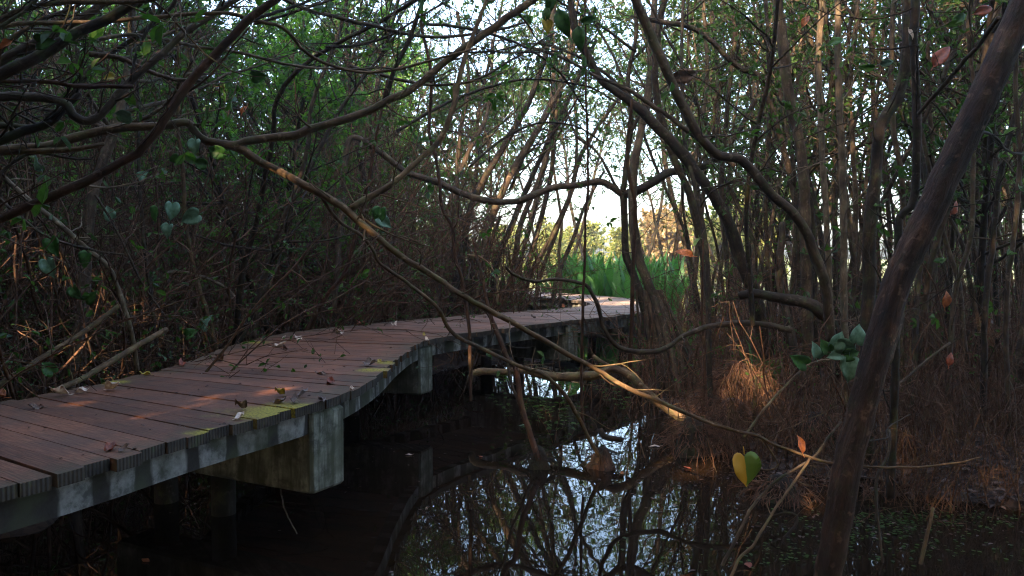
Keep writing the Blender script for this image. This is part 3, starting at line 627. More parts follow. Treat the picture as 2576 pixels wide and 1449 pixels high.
# ---- right side
KK = empty('leaning_tree', (*P(2075, 1480, 4.1)[:2], -.1), 'thick leaning red-brown trunk rising from the water across the right side', 'tree')
limb('trunk', KK, 'bark_trunk', [(2060, 1600), (2084, 1449), (2140, 1170), (2203, 900), (2262, 705), (2334, 545), (2432, 330), (2530, 110), (2640, -130), (2720, -300)], 4.15, 4.3, 68, 70, sides=28, rough=.02, flute=.08, twigs=0)
limb('branch', KK, 'bark_grey', [(2312, 285), (2350, 240), (2387, 200), (2430, 150), (2462, 115), (2512, 45)], 5.4, 4.4, 10, 12, twigs=8, leaves=.3)
limb('branch', KK, 'bark_dark', [(2445, 325), (2500, 345), (2540, 380), (2600, 390)], 4.4, 5.0, 9, 5, twigs=4)
FF = stem('curved_tree', 'dark trunk bowing from the top middle down through the right, moss on its bend', 'tree', 'bark_grey',
     [(2090, 860), (2082, 780), (2072, 715), (2047, 640), (2022, 580), (1987, 530), (1937, 485), (1905, 445), (1870, 408), (1850, 394), (1810, 390), (1775, 362), (1748, 330), (1718, 270), (1683, 190), (1648, 110), (1622, 50), (1600, 0), (1575, -70)], 6.6, 6.0, 26, 22, tw=16, tw_len=.8, leaves=.4, sides=14)
GG = stem('curved_tree', 'dark trunk sweeping from upper middle down to the right behind the bowed trunk', 'tree', 'bark_dark',
     [(1930, 900), (1900, 760), (1862, 650), (1835, 565), (1790, 485), (1745, 425), (1693, 362), (1633, 300), (1568, 245), (1508, 200), (1470, 130), (1440, 60), (1430, -40)], 9.2, 8.6, 38, 16, tw=18, tw_len=.9, leaves=.6, sides=12)
limb('branch', GG, 'bark_grey', [(1850, 420), (1790, 372), (1738, 335), (1658, 280), (1583, 232), (1498, 195), (1423, 150), (1340, 120)], 8.2, 8.4, 14, 7, twigs=14, leaves=.6, tw_len=.7)
stem('upright_tree', 'straight dark trunk standing just right of the bowed trunk top', 'tree', 'bark_dark', [(1790, 800), (1770, 640), (1740, 500), (1700, 400), (1672, 310), (1652, 200), (1658, 100), (1670, 0), (1675, -60)], 10.4, 10., 20, 17, tw=16, tw_len=.8, leaves=.6)
stem('twisting_tree', 'grey branch snaking across the upper right in front of the leaves', 'tree', 'bark_grey', [(2010, 700), (2000, 500), (1960, 330), (1925, 215), (1908, 187), (1868, 172), (1833, 145), (1788, 100), (1733, 66), (1673, 58), (1600, 40)], 9.8, 9.4, 18, 12, tw=14, tw_len=.8, leaves=.7)
rt = [
    ('bark_grey', [(2032, 900), (2027, 650), (2022, 475), (2007, 350), (1982, 250), (1972, 125), (1957, 0), (1950, -60)], 8.4, 28, 26, 'grey upright trunk, leftmost thick one of the grove right of centre'),
    ('bark_pale', [(2098, 850), (2090, 700), (2084, 550), (2074, 350), (2064, 150), (2070, 0), (2066, -50)], 8.0, 16, 14, 'slim speckled trunk left of the palest trunk in the right grove'),
    ('bark_pale', [(2128, 930), (2124, 760), (2122, 600), (2118, 400), (2112, 200), (2106, 0), (2100, -60)], 7.4, 20, 15, 'palest trunk of the right grove, mottled with lichen'),
    ('bark_dark', [(2180, 900), (2190, 600), (2205, 450), (2212, 330), (2255, 250), (2275, 150), (2284, 0), (2290, -60)], 6.6, 36, 26, 'thick black trunk with an elbow, left of the big leaning trunk'),
    ('bark_dark', [(2240, 760), (2257, 625), (2268, 545), (2296, 500), (2303, 300), (2300, 150), (2297, 90), (2303, 0), (2310, -70)], 5.6, 20, 20, 'black wavy stem passing close behind the big leaning trunk'),
    ('bark_grey', [(2150, 900), (2145, 700), (2150, 500), (2140, 250), (2155, 50), (2160, -50)], 9.0, 14, 11, None),
    ('bark_dark', [(2060, 880), (2045, 600), (2030, 460), (2000, 280), (1990, 240)], 8.8, 16, 9, None),
    ('bark_grey', [(1945, 900), (1930, 700), (1925, 500), (1935, 250), (1925, 0), (1922, -50)], 10., 13, 10, None),
    ('bark_dark', [(2105, 900), (2100, 600), (2110, 450), (2125, 280), (2135, 100), (2150, 0)], 9.4, 11, 10, None),
    ('bark_grey', [(2270, 900), (2275, 500), (2250, 350), (2240, 200), (2250, 0)], 8.2, 16, 12, None),
    ('bark_grey', [(2380, 1000), (2400, 760), (2440, 600), (2450, 450), (2460, 250), (2440, 80), (2450, -40)], 7.5, 13, 11, None),
    ('bark_dark', [(2470, 1000), (2480, 800), (2500, 600), (2520, 430), (2560, 280), (2600, 200)], 7.0, 16, 12, None),
    ('bark_grey', [(2540, 1000), (2530, 800), (2550, 600), (2570, 400), (2560, 200), (2572, 0)], 6.6, 12, 12, None),
    ('bark_grey', [(2330, 960), (2340, 800), (2330, 640), (2345, 400), (2330, 200), (2345, 0)], 9., 13, 11, None),
    ('bark_dark', [(1840, 860), (1830, 700), (1815, 500), (1830, 300), (1850, 100), (1840, -30)], 11., 14, 10, None),
    ('bark_grey', [(1770, 820), (1765, 600), (1750, 400), (1780, 200), (1770, 0)], 12.5, 13, 9, None),
    ('bark_grey', [(2205, 980), (2235, 800), (2240, 600), (2220, 400), (2190, 200), (2200, 0)], 10., 13, 11, None)]
for mt, pts, d0, a_, b_, lab in rt:
    pts = list(pts); pts[0] = (pts[0][0], max(pts[0][1], 650 + 1.68 / d0 * F))
    stem('upright_tree', lab or 'slim upright trunk in the crowded grove on the right', 'tree', mt, pts, d0, d0 - .15, a_, b_, group=None if lab else 'slim upright trunks of the right grove', tw=14, tw_len=.8, leaves=.5)
# ---- low limbs and roots over the water
t8 = empty('low_tree', (*PZ(1840, 1000, 0)[:2], 0), 'looping low branch with an orange kinked tip hanging in front of the far deck', 'tree')
limb('branch', t8, 'bark_grey', [(1990, 830), (1900, 812), (1833, 815), (1783, 822), (1718, 846), (1673, 876), (1608, 883), (1553, 870), (1518, 825), (1503, 765), (1480, 722), (1458, 709), (1398, 700), (1348, 707), (1293, 690), (1270, 668)], 8.2, 7.2, 17, 7, twigs=9, tw_len=.3)
limb('trunk', t8, 'bark_grey', [(2020, 960), (2000, 880), (1990, 830), (1960, 700), (1970, 560)], 8.2, 8.6, 22, 16, twigs=6)
stem('mossy_limb', 'thick mossy arched limb low in the right grove', 'branch', 'bark_dark', [(2110, 860), (2085, 800), (2070, 790), (2037, 765), (1962, 752), (1920, 742), (1887, 738), (1860, 745)], 7.6, 7.8, 38, 20, tw=4, part='limb')
vine_grp = 'thin vines hanging before the far deck'
stem('hanging_vine', 'thin straight orange-brown vine hanging down to the water, left of the looping branch', 'vine', 'bark_red', [(1472, -40), (1470, 200), (1474, 420), (1470, 560), (1465, 724), (1463, 850), (1463, 975), (1468, 1085)], 6.6, 6.9, 4.5, 8, tw=2, part='stem', tw_len=.3)
stem('hanging_vine', 'thin vine dropping beside the roots on the right of the looping branch', 'vine', 'bark_red', [(1590, 250), (1578, 400), (1598, 525), (1596, 650), (1593, 724), (1590, 825), (1583, 950)], 8.0, 8.4, 8, 12, tw=3, part='stem', tw_len=.3)
stem('hanging_vine', 'short vine hanging above the lit roots', 'vine', 'bark_red', [(1770, 600), (1768, 760), (1775, 900), (1770, 1040)], 8.2, 8.2, 5, 7, tw=2, part='stem', tw_len=.3)
stem('hanging_vine', 'pale vine looping down just left of the leaning stems beyond the deck', 'vine', 'bark_olive', [(1250, 770), (1250, 720), (1235, 670), (1205, 645), (1170, 640)], 12.2, 12.4, 6, 4, tw=1, part='stem', tw_len=.3)
o = empty('driftwood', (*PZ(1350, 970, 0)[:2], 0), 'knobbly mossy log low over the water, its right end orange', 'log')
limb('stem', o, 'bark_olive', [(1184, 958), (1190, 942), (1215, 936), (1270, 938), (1321, 932), (1378, 946), (1440, 948), (1498, 944), (1540, 930), (1590, 950), (1603, 965), (1648, 1010), (1690, 1040), (1733, 1066), (1760, 1090)], 9.0, 7.9, 17, 24, twigs=9, tw_len=.4, leaves=0, rough=.12, sides=12)
limb('branch', o, 'bark_olive', [(1492, 895), (1530, 918), (1580, 935), (1605, 965)], 8.6, 8.3, 9, 13, rough=.1)
stem('rising_sapling', 'brown sapling rising from the left mossy stump in the water', 'sapling', 'bark_red', [(1356, 1160), (1333, 1085), (1313, 1025), (1298, 925), (1279, 900), (1249, 825), (1229, 775), (1215, 700), (1190, 600)], 6.75, 7.2, 17, 6, tw=7, tw_len=.4, part='trunk')
stem('rising_sapling', 'faint thin sapling crossing behind the one on the left stump', 'sapling', 'bark_grey', [(1345, 1130), (1310, 1030), (1286, 960), (1272, 890), (1258, 840), (1220, 760)], 7.0, 7.4, 9, 5, tw=5, tw_len=.35, part='trunk')

def root_mound(name, label, u, v, d, wpx, hpx, mat, seed, fib=60, fmat='bark_red', up=None):
    rng = np.random.RandomState(seed); c = P(u, v, d); c[2] = 0; rw = PX(wpx / 2, d); rh = PX(hpx, d)
    o = empty(name, tuple(c), label, 'stump')
    n1, n2 = 16, 22; V = []
    for i in range(n1):
        t = i / (n1 - 1); z = -.12 + t * (rh + .12); r = rw * (1 - max(0, t - .1) ** 1.5 * .88) * (.94 + .06 * math.sin(t * 9))
        for j in range(n2):
            a = 2 * PI * j / n2; q = r * (1 + .13 * math.sin(3 * a + seed) + .08 * math.sin(5 * a + 2 * seed) + rng.uniform(-.07, .07)); V.append((q * math.cos(a), q * math.sin(a), z + rng.uniform(-.01, .01)))
    Q = [(i * n2 + j, i * n2 + (j + 1) % n2, (i + 1) * n2 + (j + 1) % n2, (i + 1) * n2 + j) for i in range(n1 - 1) for j in range(n2)]
    V.append((0, 0, rh + .005)); T = [((n1 - 1) * n2 + j, (n1 - 1) * n2 + (j + 1) % n2, len(V) - 1) for j in range(n2)]
    V = np.array(V); link('mound', np_mesh('mound', V, Q, T, bark=V), M[mat], o)
    tb = Tubes()
    for _ in range(fib):
        a = rng.uniform(0, 2 * PI); t = rng.uniform(.25, 1); r = rw * (1 - t ** 1.5 * .85); p = np.array([r * math.cos(a), r * math.sin(a), t * rh])
        w = wander(p, [math.cos(a) * .8, math.sin(a) * .8, rng.uniform(-.6, .5)], rng.uniform(.5, 1.1) * max(rh, rw), 8, .25, rng, -.18)
        tb.add(w, np.linspace(.005, .0015, 8) * rng.uniform(.5, 1.1), 4)
    link('roots', tb.mesh('roots'), M['roots' if fmat == 'bark_red' else fmat], o); return o
root_mound('stump', 'small dark mossy stump in the water carrying the leaning sapling, left of the reddish one', 1356, 1180, 6.8, 74, 52, 'bark_dark', 3, 60, 'bark_dark')
root_mound('stump', 'rounded reddish stump in the bright water reflection with an orange leaf beside it', 1516, 1180, 6.8, 92, 50, 'bark_trunk', 5, 50, 'bark_dark')
root_mound('root_mound', 'dark shaggy root mound at the end of the orange driftwood', 1740, 1140, 7.3, 120, 90, 'bark_dark', 8, 150)
root_mound('root_mound', 'low tangle of lit red-brown roots behind the yellow and green leaf', 1840, 1090, 7.9, 150, 100, 'bark_red', 9, 260)
root_mound('root_mound', 'tall fibrous root clump catching orange light between driftwood and grove', 1850, 1010, 8.6, 150, 160, 'bark_red', 12, 320)
root_mound('root_mound', 'root clump half hidden behind the big leaning trunk', 2050, 1090, 7.2, 190, 110, 'bark_dark', 15, 240)
root_mound('root_mound', 'dark root tangle at the waterline left of the big leaning trunk foot', 1965, 1250, 5.9, 160, 60, 'bark_dark', 18, 200)
# fluted prop roots left of the lit mounds
o = empty('prop_root_tree', (*PZ(1690, 990, 0)[:2], 0), 'tree on a fan of straight prop roots standing in the water by the far deck', 'tree')
for (u0, u1, u2, w) in [(1622, 1640, 1632, 14), (1628, 1662, 1668, 20), (1636, 1682, 1692, 22), (1640, 1700, 1716, 20), (1648, 1718, 1738, 18), (1655, 1735, 1755, 14), (1662, 1752, 1772, 12), (1600, 1612, 1610, 9)]:
    dd = R.uniform(9.9, 10.6); limb('prop_root', o, 'bark_grey', [(u2, 1005), (u1, 930), ((u0 + u1) / 2, 820), (u0, 730)], dd, 10.6, w * 1.15, w * .6, twigs=1, flute=.12, tw_len=.3)
limb('trunk', o, 'bark_grey', [(1640, 740), (1605, 640), (1592, 540), (1600, 400), (1630, 250), (1640, 100), (1650, -40)], 10.6, 11, 26, 15, twigs=12, leaves=.6, tw_len=.9)
# ---- dead twigs bottom right
for nm, lab, mt, pts, d0, d1, a_, b_ in [
    ('dead_branch', 'yellowish stick leaning up from the bottom edge to the tip of the long pale branch', 'bark_olive', [(1830, 1470), (1862, 1400), (1890, 1375), (1937, 1295), (1987, 1225), (2030, 1165), (2037, 1152)], 4.3, 4.7, 8, 6),
    ('dead_branch', 'grey stick crossing behind the yellowish stick toward the leaning trunk', 'bark_grey', [(1810, 1440), (1860, 1340), (1900, 1270), (1955, 1210), (2037, 1155), (2080, 1105), (2115, 1060)], 4.6, 4.9, 9, 5),
    ('dead_branch', 'thin vertical vine bending down beside the foot of the big leaning trunk', 'bark_grey', [(2236, 1080), (2237, 1100), (2232, 1140), (2204, 1200), (2200, 1260), (2212, 1350), (2224, 1430), (2240, 1490)], 4.9, 4.6, 8, 6),
    ('dead_branch', 'short upright stick standing in the water at bottom right', 'bark_olive', [(2305, 1480), (2317, 1425), (2332, 1350), (2347, 1277)], 4.6, 4.7, 12, 9),
    ('dead_branch', 'grey vine hugging the upper back of the big leaning trunk', 'bark_grey', [(2235, 920), (2260, 840), (2272, 790), (2285, 700), (2275, 600)], 4.9, 5.3, 6, 5),
    ('dead_branch', 'crooked dark stick lying in the lower right water', 'bark_dark', [(1880, 1395), (1950, 1375), (2000, 1330), (2006, 1300), (1975, 1290), (1940, 1300)], 5., 5.2, 11, 6),
    ('dead_branch', 'long thin twig with a cluster of round leaves left of the big trunk', 'bark_olive', [(1870, 1100), (1887, 1075), (1937, 1005), (1997, 945), (2037, 915), (2080, 905), (2140, 895)], 4.8, 5.2, 7, 5),
    ('dead_branch', 'pale stick leaning among the right grove', 'bark_grey', [(2140, 1060), (2200, 1000), (2270, 960), (2340, 900), (2390, 862)], 6.5, 6.8, 9, 6),
    ('dead_branch', 'thin curly twig poking from the right side of the leaning trunk', 'bark_grey', [(2165, 1110), (2200, 1105), (2232, 1098), (2228, 1080), (2245, 1065), (2290, 1042)], 4.4, 4.7, 4, 3),
    ('dead_branch', 'thin pale curved twig among the leaves of the left thicket', 'bark_pale', [(200, 465), (275, 472), (350, 457), (405, 438), (430, 446)], 6.2, 6.4, 6, 3),
    ('dead_branch', 'thin pale stick poking out of the water below the near concrete beam', 'bark_pale', [(707, 1230), (716, 1275), (730, 1310), (747, 1343)], 5.2, 4.75, 4, 3),
    ('dead_branch', 'short broken piece of wood above the reddish stump', 'bark_dark', [(1508, 1080), (1520, 1100), (1550, 1105), (1566, 1106)], 7.2, 7.1, 16, 13)]:
    stem(nm, lab, 'branch', mt, pts, d0, d1, a_, b_, tw=3 if len(pts) > 4 else 0, tw_len=.25, part='stem', leaves=0)

# leaves that grow on the traced trees: one crown mesh per tree
for t, lst in parent_leaves.items():
    LP = np.vstack([a for a, b in lst]); LA = np.vstack([b for a, b in lst]); LA = LA / np.linalg.norm(LA, axis=1)[:, None] + R.normal(0, .5, LA.shape)
    link('leaves', leaf_mesh('leaves', LP, LA, R.normal(0, .6, LA.shape) + [0, 0, .8], R.uniform(.05, .1, len(LP)), .55, t.location), M['leaf'], t, smooth=False)

# ---- single leaves: [u, v, size px, depth, material, heart, label]
def place_leaf(name, u, v, d, px, mat, lab, heart=False, rz=None, tilt=None, cat='leaf', seed=None, grp=None):
    seed = R.randint(1000) if seed is None else seed
    rz = R.uniform(0, 360) if rz is None else rz      # angle of the tip in the picture, 0 right, 90 up
    p = P(u, v, d); s = PX(px, d); a = math.radians(rz - 90)
    tl = tilt if tilt is not None else R.uniform(-35, 35)
    o = one_leaf(name, p, s, M[mat], seed, (0, 0, 0), heart=heart)
    o.matrix_world = Matrix.Translation(p) @ Matrix.Rotation(PI / 2, 4, 'X') @ Matrix.Rotation(a, 4, 'Z') @ Matrix.Rotation(math.radians(tl), 4, 'Y') @ Matrix.Translation((0, -s * .5, 0))
    tag(o, lab, cat, grp); return o
place_leaf('heart_leaf', 1876, 1184, 4.7, 84, 'l_split', 'large heart-shaped leaf, half yellow and half green, hanging over the water', True, rz=-84, tilt=0, seed=2)
place_leaf('dead_leaf', 2016, 1118, 4.7, 46, 'l_orange', 'curled orange leaf with pale edge caught on the tip of the long branch', rz=100, tilt=30)
place_leaf('heart_leaf', 1376, 68, 4.6, 34, 'l_yellow', 'orange-yellow heart leaf hanging at the top centre', True, rz=-80)
for (u, v, px, lab, rz) in [(1385, 8, 50, 'broad green leaf cut by the top edge above the yellow heart leaf', -110), (1418, 60, 62, 'large dark green leaf right of the yellow heart leaf', -70), (1457, 98, 54, 'long green leaf lower right of the yellow heart leaf', -85), (1375, 40, 36, 'small green leaf touching the yellow heart leaf', -90), (1482, 50, 36, 'green leaf pointing right at the top centre', 10)]:
    place_leaf('green_leaf', u, v, 4.6, px * 1.15, 'l_green', lab, rz=rz, tilt=15)
g1 = 'single leaves hanging in the left thicket'
for (u, v, px, mt, d, lab) in [(115, 105, 42, 'l_green', 3.5, 'round green leaf in the upper left corner'), (10, 112, 36, 'l_orange', 3.5, 'orange leaf cut by the left edge'), (272, 195, 26, 'l_yellow', 4.4, 'small yellow leaf among the upper left limbs'), (308, 290, 40, 'l_greygreen', 4.6, 'pale green leaf right of the looping grey limb'),
    (490, 371, 36, 'l_greygreen', 4.6, 'pale blue-green leaf hanging under the kink of the wavy branch'), (542, 380, 38, 'l_green', 4.6, 'bright green leaf under the wavy branch right of the pale one'), (502, 410, 32, 'l_green', 4.6, 'small green leaf below the pale blue-green one'), (652, 192, 34, 'l_green', 5, 'yellow-green leaf pair above the long branch'), (360, 440, 26, 'l_greygreen', 6, 'small grey-green leaf by the thin curved twig'),
    (432, 532, 40, 'l_greygreen', 6, 'grey-green leaf left of the thin brown sapling'), (478, 548, 46, 'l_greygreen', 5.6, 'grey-green leaf hanging tip down beside the thin brown sapling'), (422, 582, 34, 'l_greygreen', 6, 'lower grey-green leaf of the trio by the thin sapling'), (392, 540, 36, 'l_green', 6, 'dark green leaf left of the grey-green trio'), (275, 534, 34, 'l_greygreen', 6, 'dull green leaf in the middle of the left thicket'), (437, 400, 26, 'l_green', 5.4, 'tiny green leaf left of the kink'),
    (135, 622, 44, 'l_green', 5.6, 'green leaf at the left above the large pale one'), (125, 675, 46, 'l_greygreen', 5.6, 'large pale green leaf low at the left'), (215, 655, 38, 'l_green', 5.8, 'green leaf touching the sloping pale branch'), (95, 108 + 300, 34, 'l_greygreen', 5.4, 'pale leaf under the dark leaning stem at left'), (192, 738, 36, 'l_green', 6, 'green leaf below the sloping pale branch'), (228, 745, 34, 'l_green', 6, 'green leaf just right of another low in the left thicket'), (120, 925, 38, 'l_green', 5.7, 'green leaf between the two leaning logs'), (520, 810, 38, 'l_greygreen', 7.8, 'pale green leaf on the foot of the thin brown sapling'), (482, 838, 32, 'l_green', 7.8, 'small green leaf left of the sapling foot'),
    (612, 278, 26, 'l_orange', 5.6, 'small orange dead leaf above the kink of the wavy branch'), (955, 545, 42, 'l_green', 6, 'green leaf right of the fork in the long branch'), (968, 560, 36, 'l_greygreen', 6, 'pale leaf right of the fork in the long branch')]:
    place_leaf('hanging_leaf', u, v, d, px * 1.1, mt, lab, grp=g1, heart=mt != 'l_orange')
for (u, v, px, mt, d, lab, rz) in [(2370, 138, 66, 'l_red', 5, 'rust-coloured dead leaf hanging tip down in the upper right', 55), (2478, 25, 50, 'l_red', 5, 'dark red leaf at the top right', 20), (2027, 52, 34, 'l_orange', 6, 'orange leaf on the second slim trunk near the top', 60), (1725, 190, 70, 'l_brown', 7, 'brown curled leaf caught on a twig at upper centre right', 10), (2293, 86, 26, 'l_pale', 5.4, 'pale broken leaf on the black wavy stem', -60),
    (2381, 752, 42, 'l_orange', 5.6, 'bright orange leaf standing on edge right of the big trunk', 80), (2390, 903, 34, 'l_red', 5.8, 'rust leaf below the bright orange one', 80), (2402, 522, 38, 'l_red', 5.8, 'rust leaf against the yellow gap right of the big trunk', 60), (2218, 935, 36, 'l_red', 4.6, 'red leaf stuck to the right side of the big trunk', 70), (2064, 540, 20, 'l_green', 7, 'bright green round leaf in the right grove', 0), (2415, 45, 44, 'l_green', 5, 'green leaf above the rust-coloured leaf', 30), (2395, 60, 36, 'l_green', 5, 'small green leaf left of another near the top right', 200),
    (2232, 158, 36, 'l_greygreen', 5.6, 'pale green leaf on the black stem', 10), (2180, 170, 40, 'l_green', 5.8, 'flat green leaf left of the pale one on the black stem', 180), (1722, 636, 44, 'l_orange', 9, 'glowing orange leaf in the middle of the right tangle', 160), (2100, 105, 40, 'l_green', 6.5, 'green leaf crossing the pale trunk near the top', 200), (1565, 1192, 10, 'l_orange', 6.4, 'x', 0)][:-1]:
    place_leaf('hanging_leaf', u, v, d, px, mt, lab, rz=rz, grp='single leaves hanging in the right grove')
for (u, v, px, mt, rz, lab) in [(2010, 907, 38, 'l_green', 150, 'rounded green leaf at the left tip of the leafy twig'), (2050, 880, 34, 'l_greygreen', 100, 'pale leaf second from the left on the leafy twig'), (2108, 856, 40, 'l_greygreen', 60, 'large pale leaf at the top of the leafy twig'), (2130, 872, 42, 'l_greygreen', -20, 'pale leaf right of the topmost on the leafy twig'), (2136, 932, 50, 'l_greygreen', -90, 'pale leaf hanging down beside the big trunk'), (2158, 840, 40, 'l_greygreen', 80, 'pale leaf touching the big trunk'), (2143, 890, 34, 'l_green', 10, 'bright green leaf in the middle of the leafy twig'), (2100, 895, 30, 'l_greygreen', 190, 'small pale leaf under the leafy twig'), (2075, 870, 30, 'l_green', 120, 'small green leaf on the leafy twig')]:
    place_leaf('twig_leaf', u, v, 5.0, px * 1.25, mt, lab, heart=True, rz=rz, grp='leaves of the leafy twig left of the big trunk')
# ---- fallen leaves on the planks
for (u, v, px, mt, lab) in [(10, 1000, 56, 'l_orange', 'large orange leaf on the planks at the left edge'), (172, 993, 44, 'l_pale', 'pale curled leaf, left one of a pair at the far plank edge'), (268, 981, 44, 'l_pale', 'white crumpled leaf on the far plank edge'), (188, 990, 30, 'l_pale', 'small pale leaf touching the left pale leaf'), (110, 1026, 32, 'l_brown', 'dark curled leaf on the left of the planks'),
    (270, 1136, 44, 'l_red', 'bright rust leaf standing up on the near plank edge'), (298, 1137, 28, 'l_brown', 'dark leaf touching the rust leaf on the near plank edge'), (590, 1055, 32, 'l_pale', 'pink-white leaf on the near edge beside the moss'), (616, 1030, 40, 'l_brown', 'brown domed leaf above the mossy patch'), (712, 994, 34, 'l_yellow', 'yellow leaf lit by the sun patch'), (742, 998, 34, 'l_grey', 'grey leaf right of the yellow one'), (688, 1012, 36, 'l_grey', 'flat grey leaf above the mossy patch'), (738, 1016, 36, 'l_brown', 'brown leaf on the rim of the mossy patch'), (812, 1004, 30, 'l_grey', 'grey folded leaf near the plank corner above the concrete beam'),
    (833, 966, 34, 'l_red', 'rust-red leaf on the bend of the planks'), (820, 943, 26, 'l_brown', 'small brown leaf above the rust-red one'), (917, 918, 40, 'l_grey', 'grey curled leaf on the middle of the bend'), (955, 913, 18, 'l_yellow', 'tiny yellow-green leaf right of the grey curled leaf'), (888, 982, 20, 'l_pale', 'pale sliver at the plank edge above the concrete beam'),
    (378, 943, 24, 'l_yellow', 'yellow-green leaf at the far plank edge by the bent sapling'), (458, 922, 30, 'l_red', 'dark red leaf on the far plank edge'), (540, 908, 36, 'l_brown', 'shrivelled dark leaf at the far plank edge left of centre'), (550, 896, 24, 'l_brown', 'dark scrap behind the shrivelled leaf'), (685, 872, 32, 'l_pale', 'white leaf standing on the middle of the planks'), (756, 855, 28, 'l_pale', 'pale leaf pair on the far planks'), (709, 855, 16, 'l_pale', 'tiny pale leaf left of the pale pair'), (722, 881, 22, 'l_grey', 'grey scrap right of the white standing leaf'), (860, 837, 34, 'l_pale', 'pale pink leaf on the far planks'), (919, 818, 28, 'l_red', 'bright red leaf at the far plank edge'), (987, 820, 20, 'l_pale', 'pale folded leaf right of the bright red leaf'),
    (1066, 846, 16, 'l_yellow', 'yellowish scrap on the near edge past the bend'), (1078, 857, 14, 'l_pale', 'pale scrap on the near edge past the bend'), (1420, 775, 18, 'l_orange', 'orange leaf on the far deck beside the leaning trees'), (1585, 787, 16, 'l_red', 'red leaf on the far deck near its outer corner'), (1345, 801, 16, 'l_brown', 'brown leaf on the far deck'), (1220, 800, 14, 'l_brown', 'small brown leaf on the planks beyond the bend'), (1170, 810, 12, 'l_brown', 'brown speck of a leaf before the bend')]:
    p = PZ(u, v, DZ + .006); s = PX(px, p[1]) * 1.15; sd = R.randint(1000)
    o = one_leaf('fallen_leaf', p, s, M[mt], sd, (R.uniform(0., .5), R.uniform(-.5, .5), R.uniform(0, 6.28)), cup=-.5, fold=R.uniform(.3, .9), wave=.4)
    mw = o.matrix_basis if False else None
    tag(o, lab, 'leaf', 'fallen leaves on the boardwalk')
for (u, v, px, mt, lab) in [(1563, 1192, 24, 'l_orange', 'orange leaf floating beside the reddish stump'), (1037, 1143, 18, 'l_pale', 'pale leaf floating on the dark water below the bend'), (1206, 1147, 14, 'l_orange', 'small orange leaf afloat in the dark middle water'), (1660, 1122, 30, 'l_pale', 'pale leaf afloat in the bright reflection'), (1735, 1178, 22, 'l_red', 'pink-brown leaf afloat right of the stumps'), (372, 1412, 30, 'l_orange', 'orange leaf in the dark water at bottom left'), (1306, 1070, 20, 'l_greygreen', 'green leaf afloat left of the saplings'), (1690, 1270, 18, 'l_brown', 'brown leaf afloat before the root mound'), (2230, 1455, 30, 'l_orange', 'orange leaf at the bottom edge by the big trunk'), (1880, 1415, 36, 'l_red', 'red-brown leaf floating at the bottom right')]:
    p = PZ(u, v, .008); o = one_leaf('floating_leaf', p, PX(px, p[1]), M[mt], R.randint(1000), (0.03, .03, R.uniform(0, 6.28)), cup=.05, fold=.1, wave=.1); tag(o, lab, 'leaf', 'leaves floating on the water')
# ------------------------------------------------------------------ tree, shrub and reed patterns
def tree_pattern(name, seed, H, r, lo, nb, bl, leaf, lsize, wood='bark_grey', lean=.15, nl=9, leafm='leaf', sub=5, wid=.55, droop=0.):
    rng = np.random.RandomState(seed); tb = Tubes(); LP, LA = [], []
    n = 16; d = unit(np.array([rng.normal(0, lean), rng.normal(0, lean), 1])); pts = [np.array([0, 0, -.3])]
    for i in range(n - 1): d = unit(d + rng.normal(0, .09, 3) + [0, 0, .05]); pts.append(pts[-1] + d * (H + .3) / (n - 1))
    ax = catmull(np.array([(*p, r * (1 - .75 * i / (n - 1)) * (1.35 if i == 0 else 1)) for i, p in enumerate(pts)]), .22)
    tb.add(ax[:, :3], ax[:, 3], 8, .06, rng)
    for _ in range(nb):
        t = lo + (1 - lo) * rng.rand() ** .8; i = int(t * (len(ax) - 1)); az = rng.uniform(0, 2 * PI)
        dv = unit([math.cos(az), math.sin(az), rng.uniform(.1, 1.1)]); L = bl * rng.uniform(.5, 1.1) * (1.25 - .6 * t)
        w = wander(ax[i, :3], dv, L, 9, .13, rng, .03 - droop); rb = min(ax[i, 3] * .55, .028)
        tb.add(w, np.linspace(rb, rb * .25, 9), 5)
        for _ in range(sub):
            j = rng.randint(2, 9); w2 = wander(w[j], unit(unit(w[j] - w[j - 1]) + rng.normal(0, .65, 3)), L * rng.uniform(.2, .5), 6, .16, rng, .02 - droop)
            tb.add(w2, np.linspace(rb * .35, .002, 6), 3)
            k = rng.randint(nl // 2, nl + 1)
            for q in range(k):
                m = rng.uniform(.25, 1) * 5; a = int(min(m, 4)); LP.append(w2[a] + (w2[a + 1] - w2[a]) * (m - a)); LA.append(unit(w2[a + 1] - w2[a]) * .7 + rng.normal(0, .6, 3))
    o = empty(name, (0, 0, 0), '', 'tree')
    link('trunk', tb.mesh('trunk'), M[wood], o)
    if leaf and LP:
        LP = np.array(LP); LA = np.array(LA)
        link('crown', leaf_mesh('crown', LP, LA, rng.normal(0, .6, LP.shape) + [0, 0, .7], rng.uniform(.7, 1.25, len(LP)) * lsize, wid, rng=rng), M[leafm], o, smooth=False)
    return o
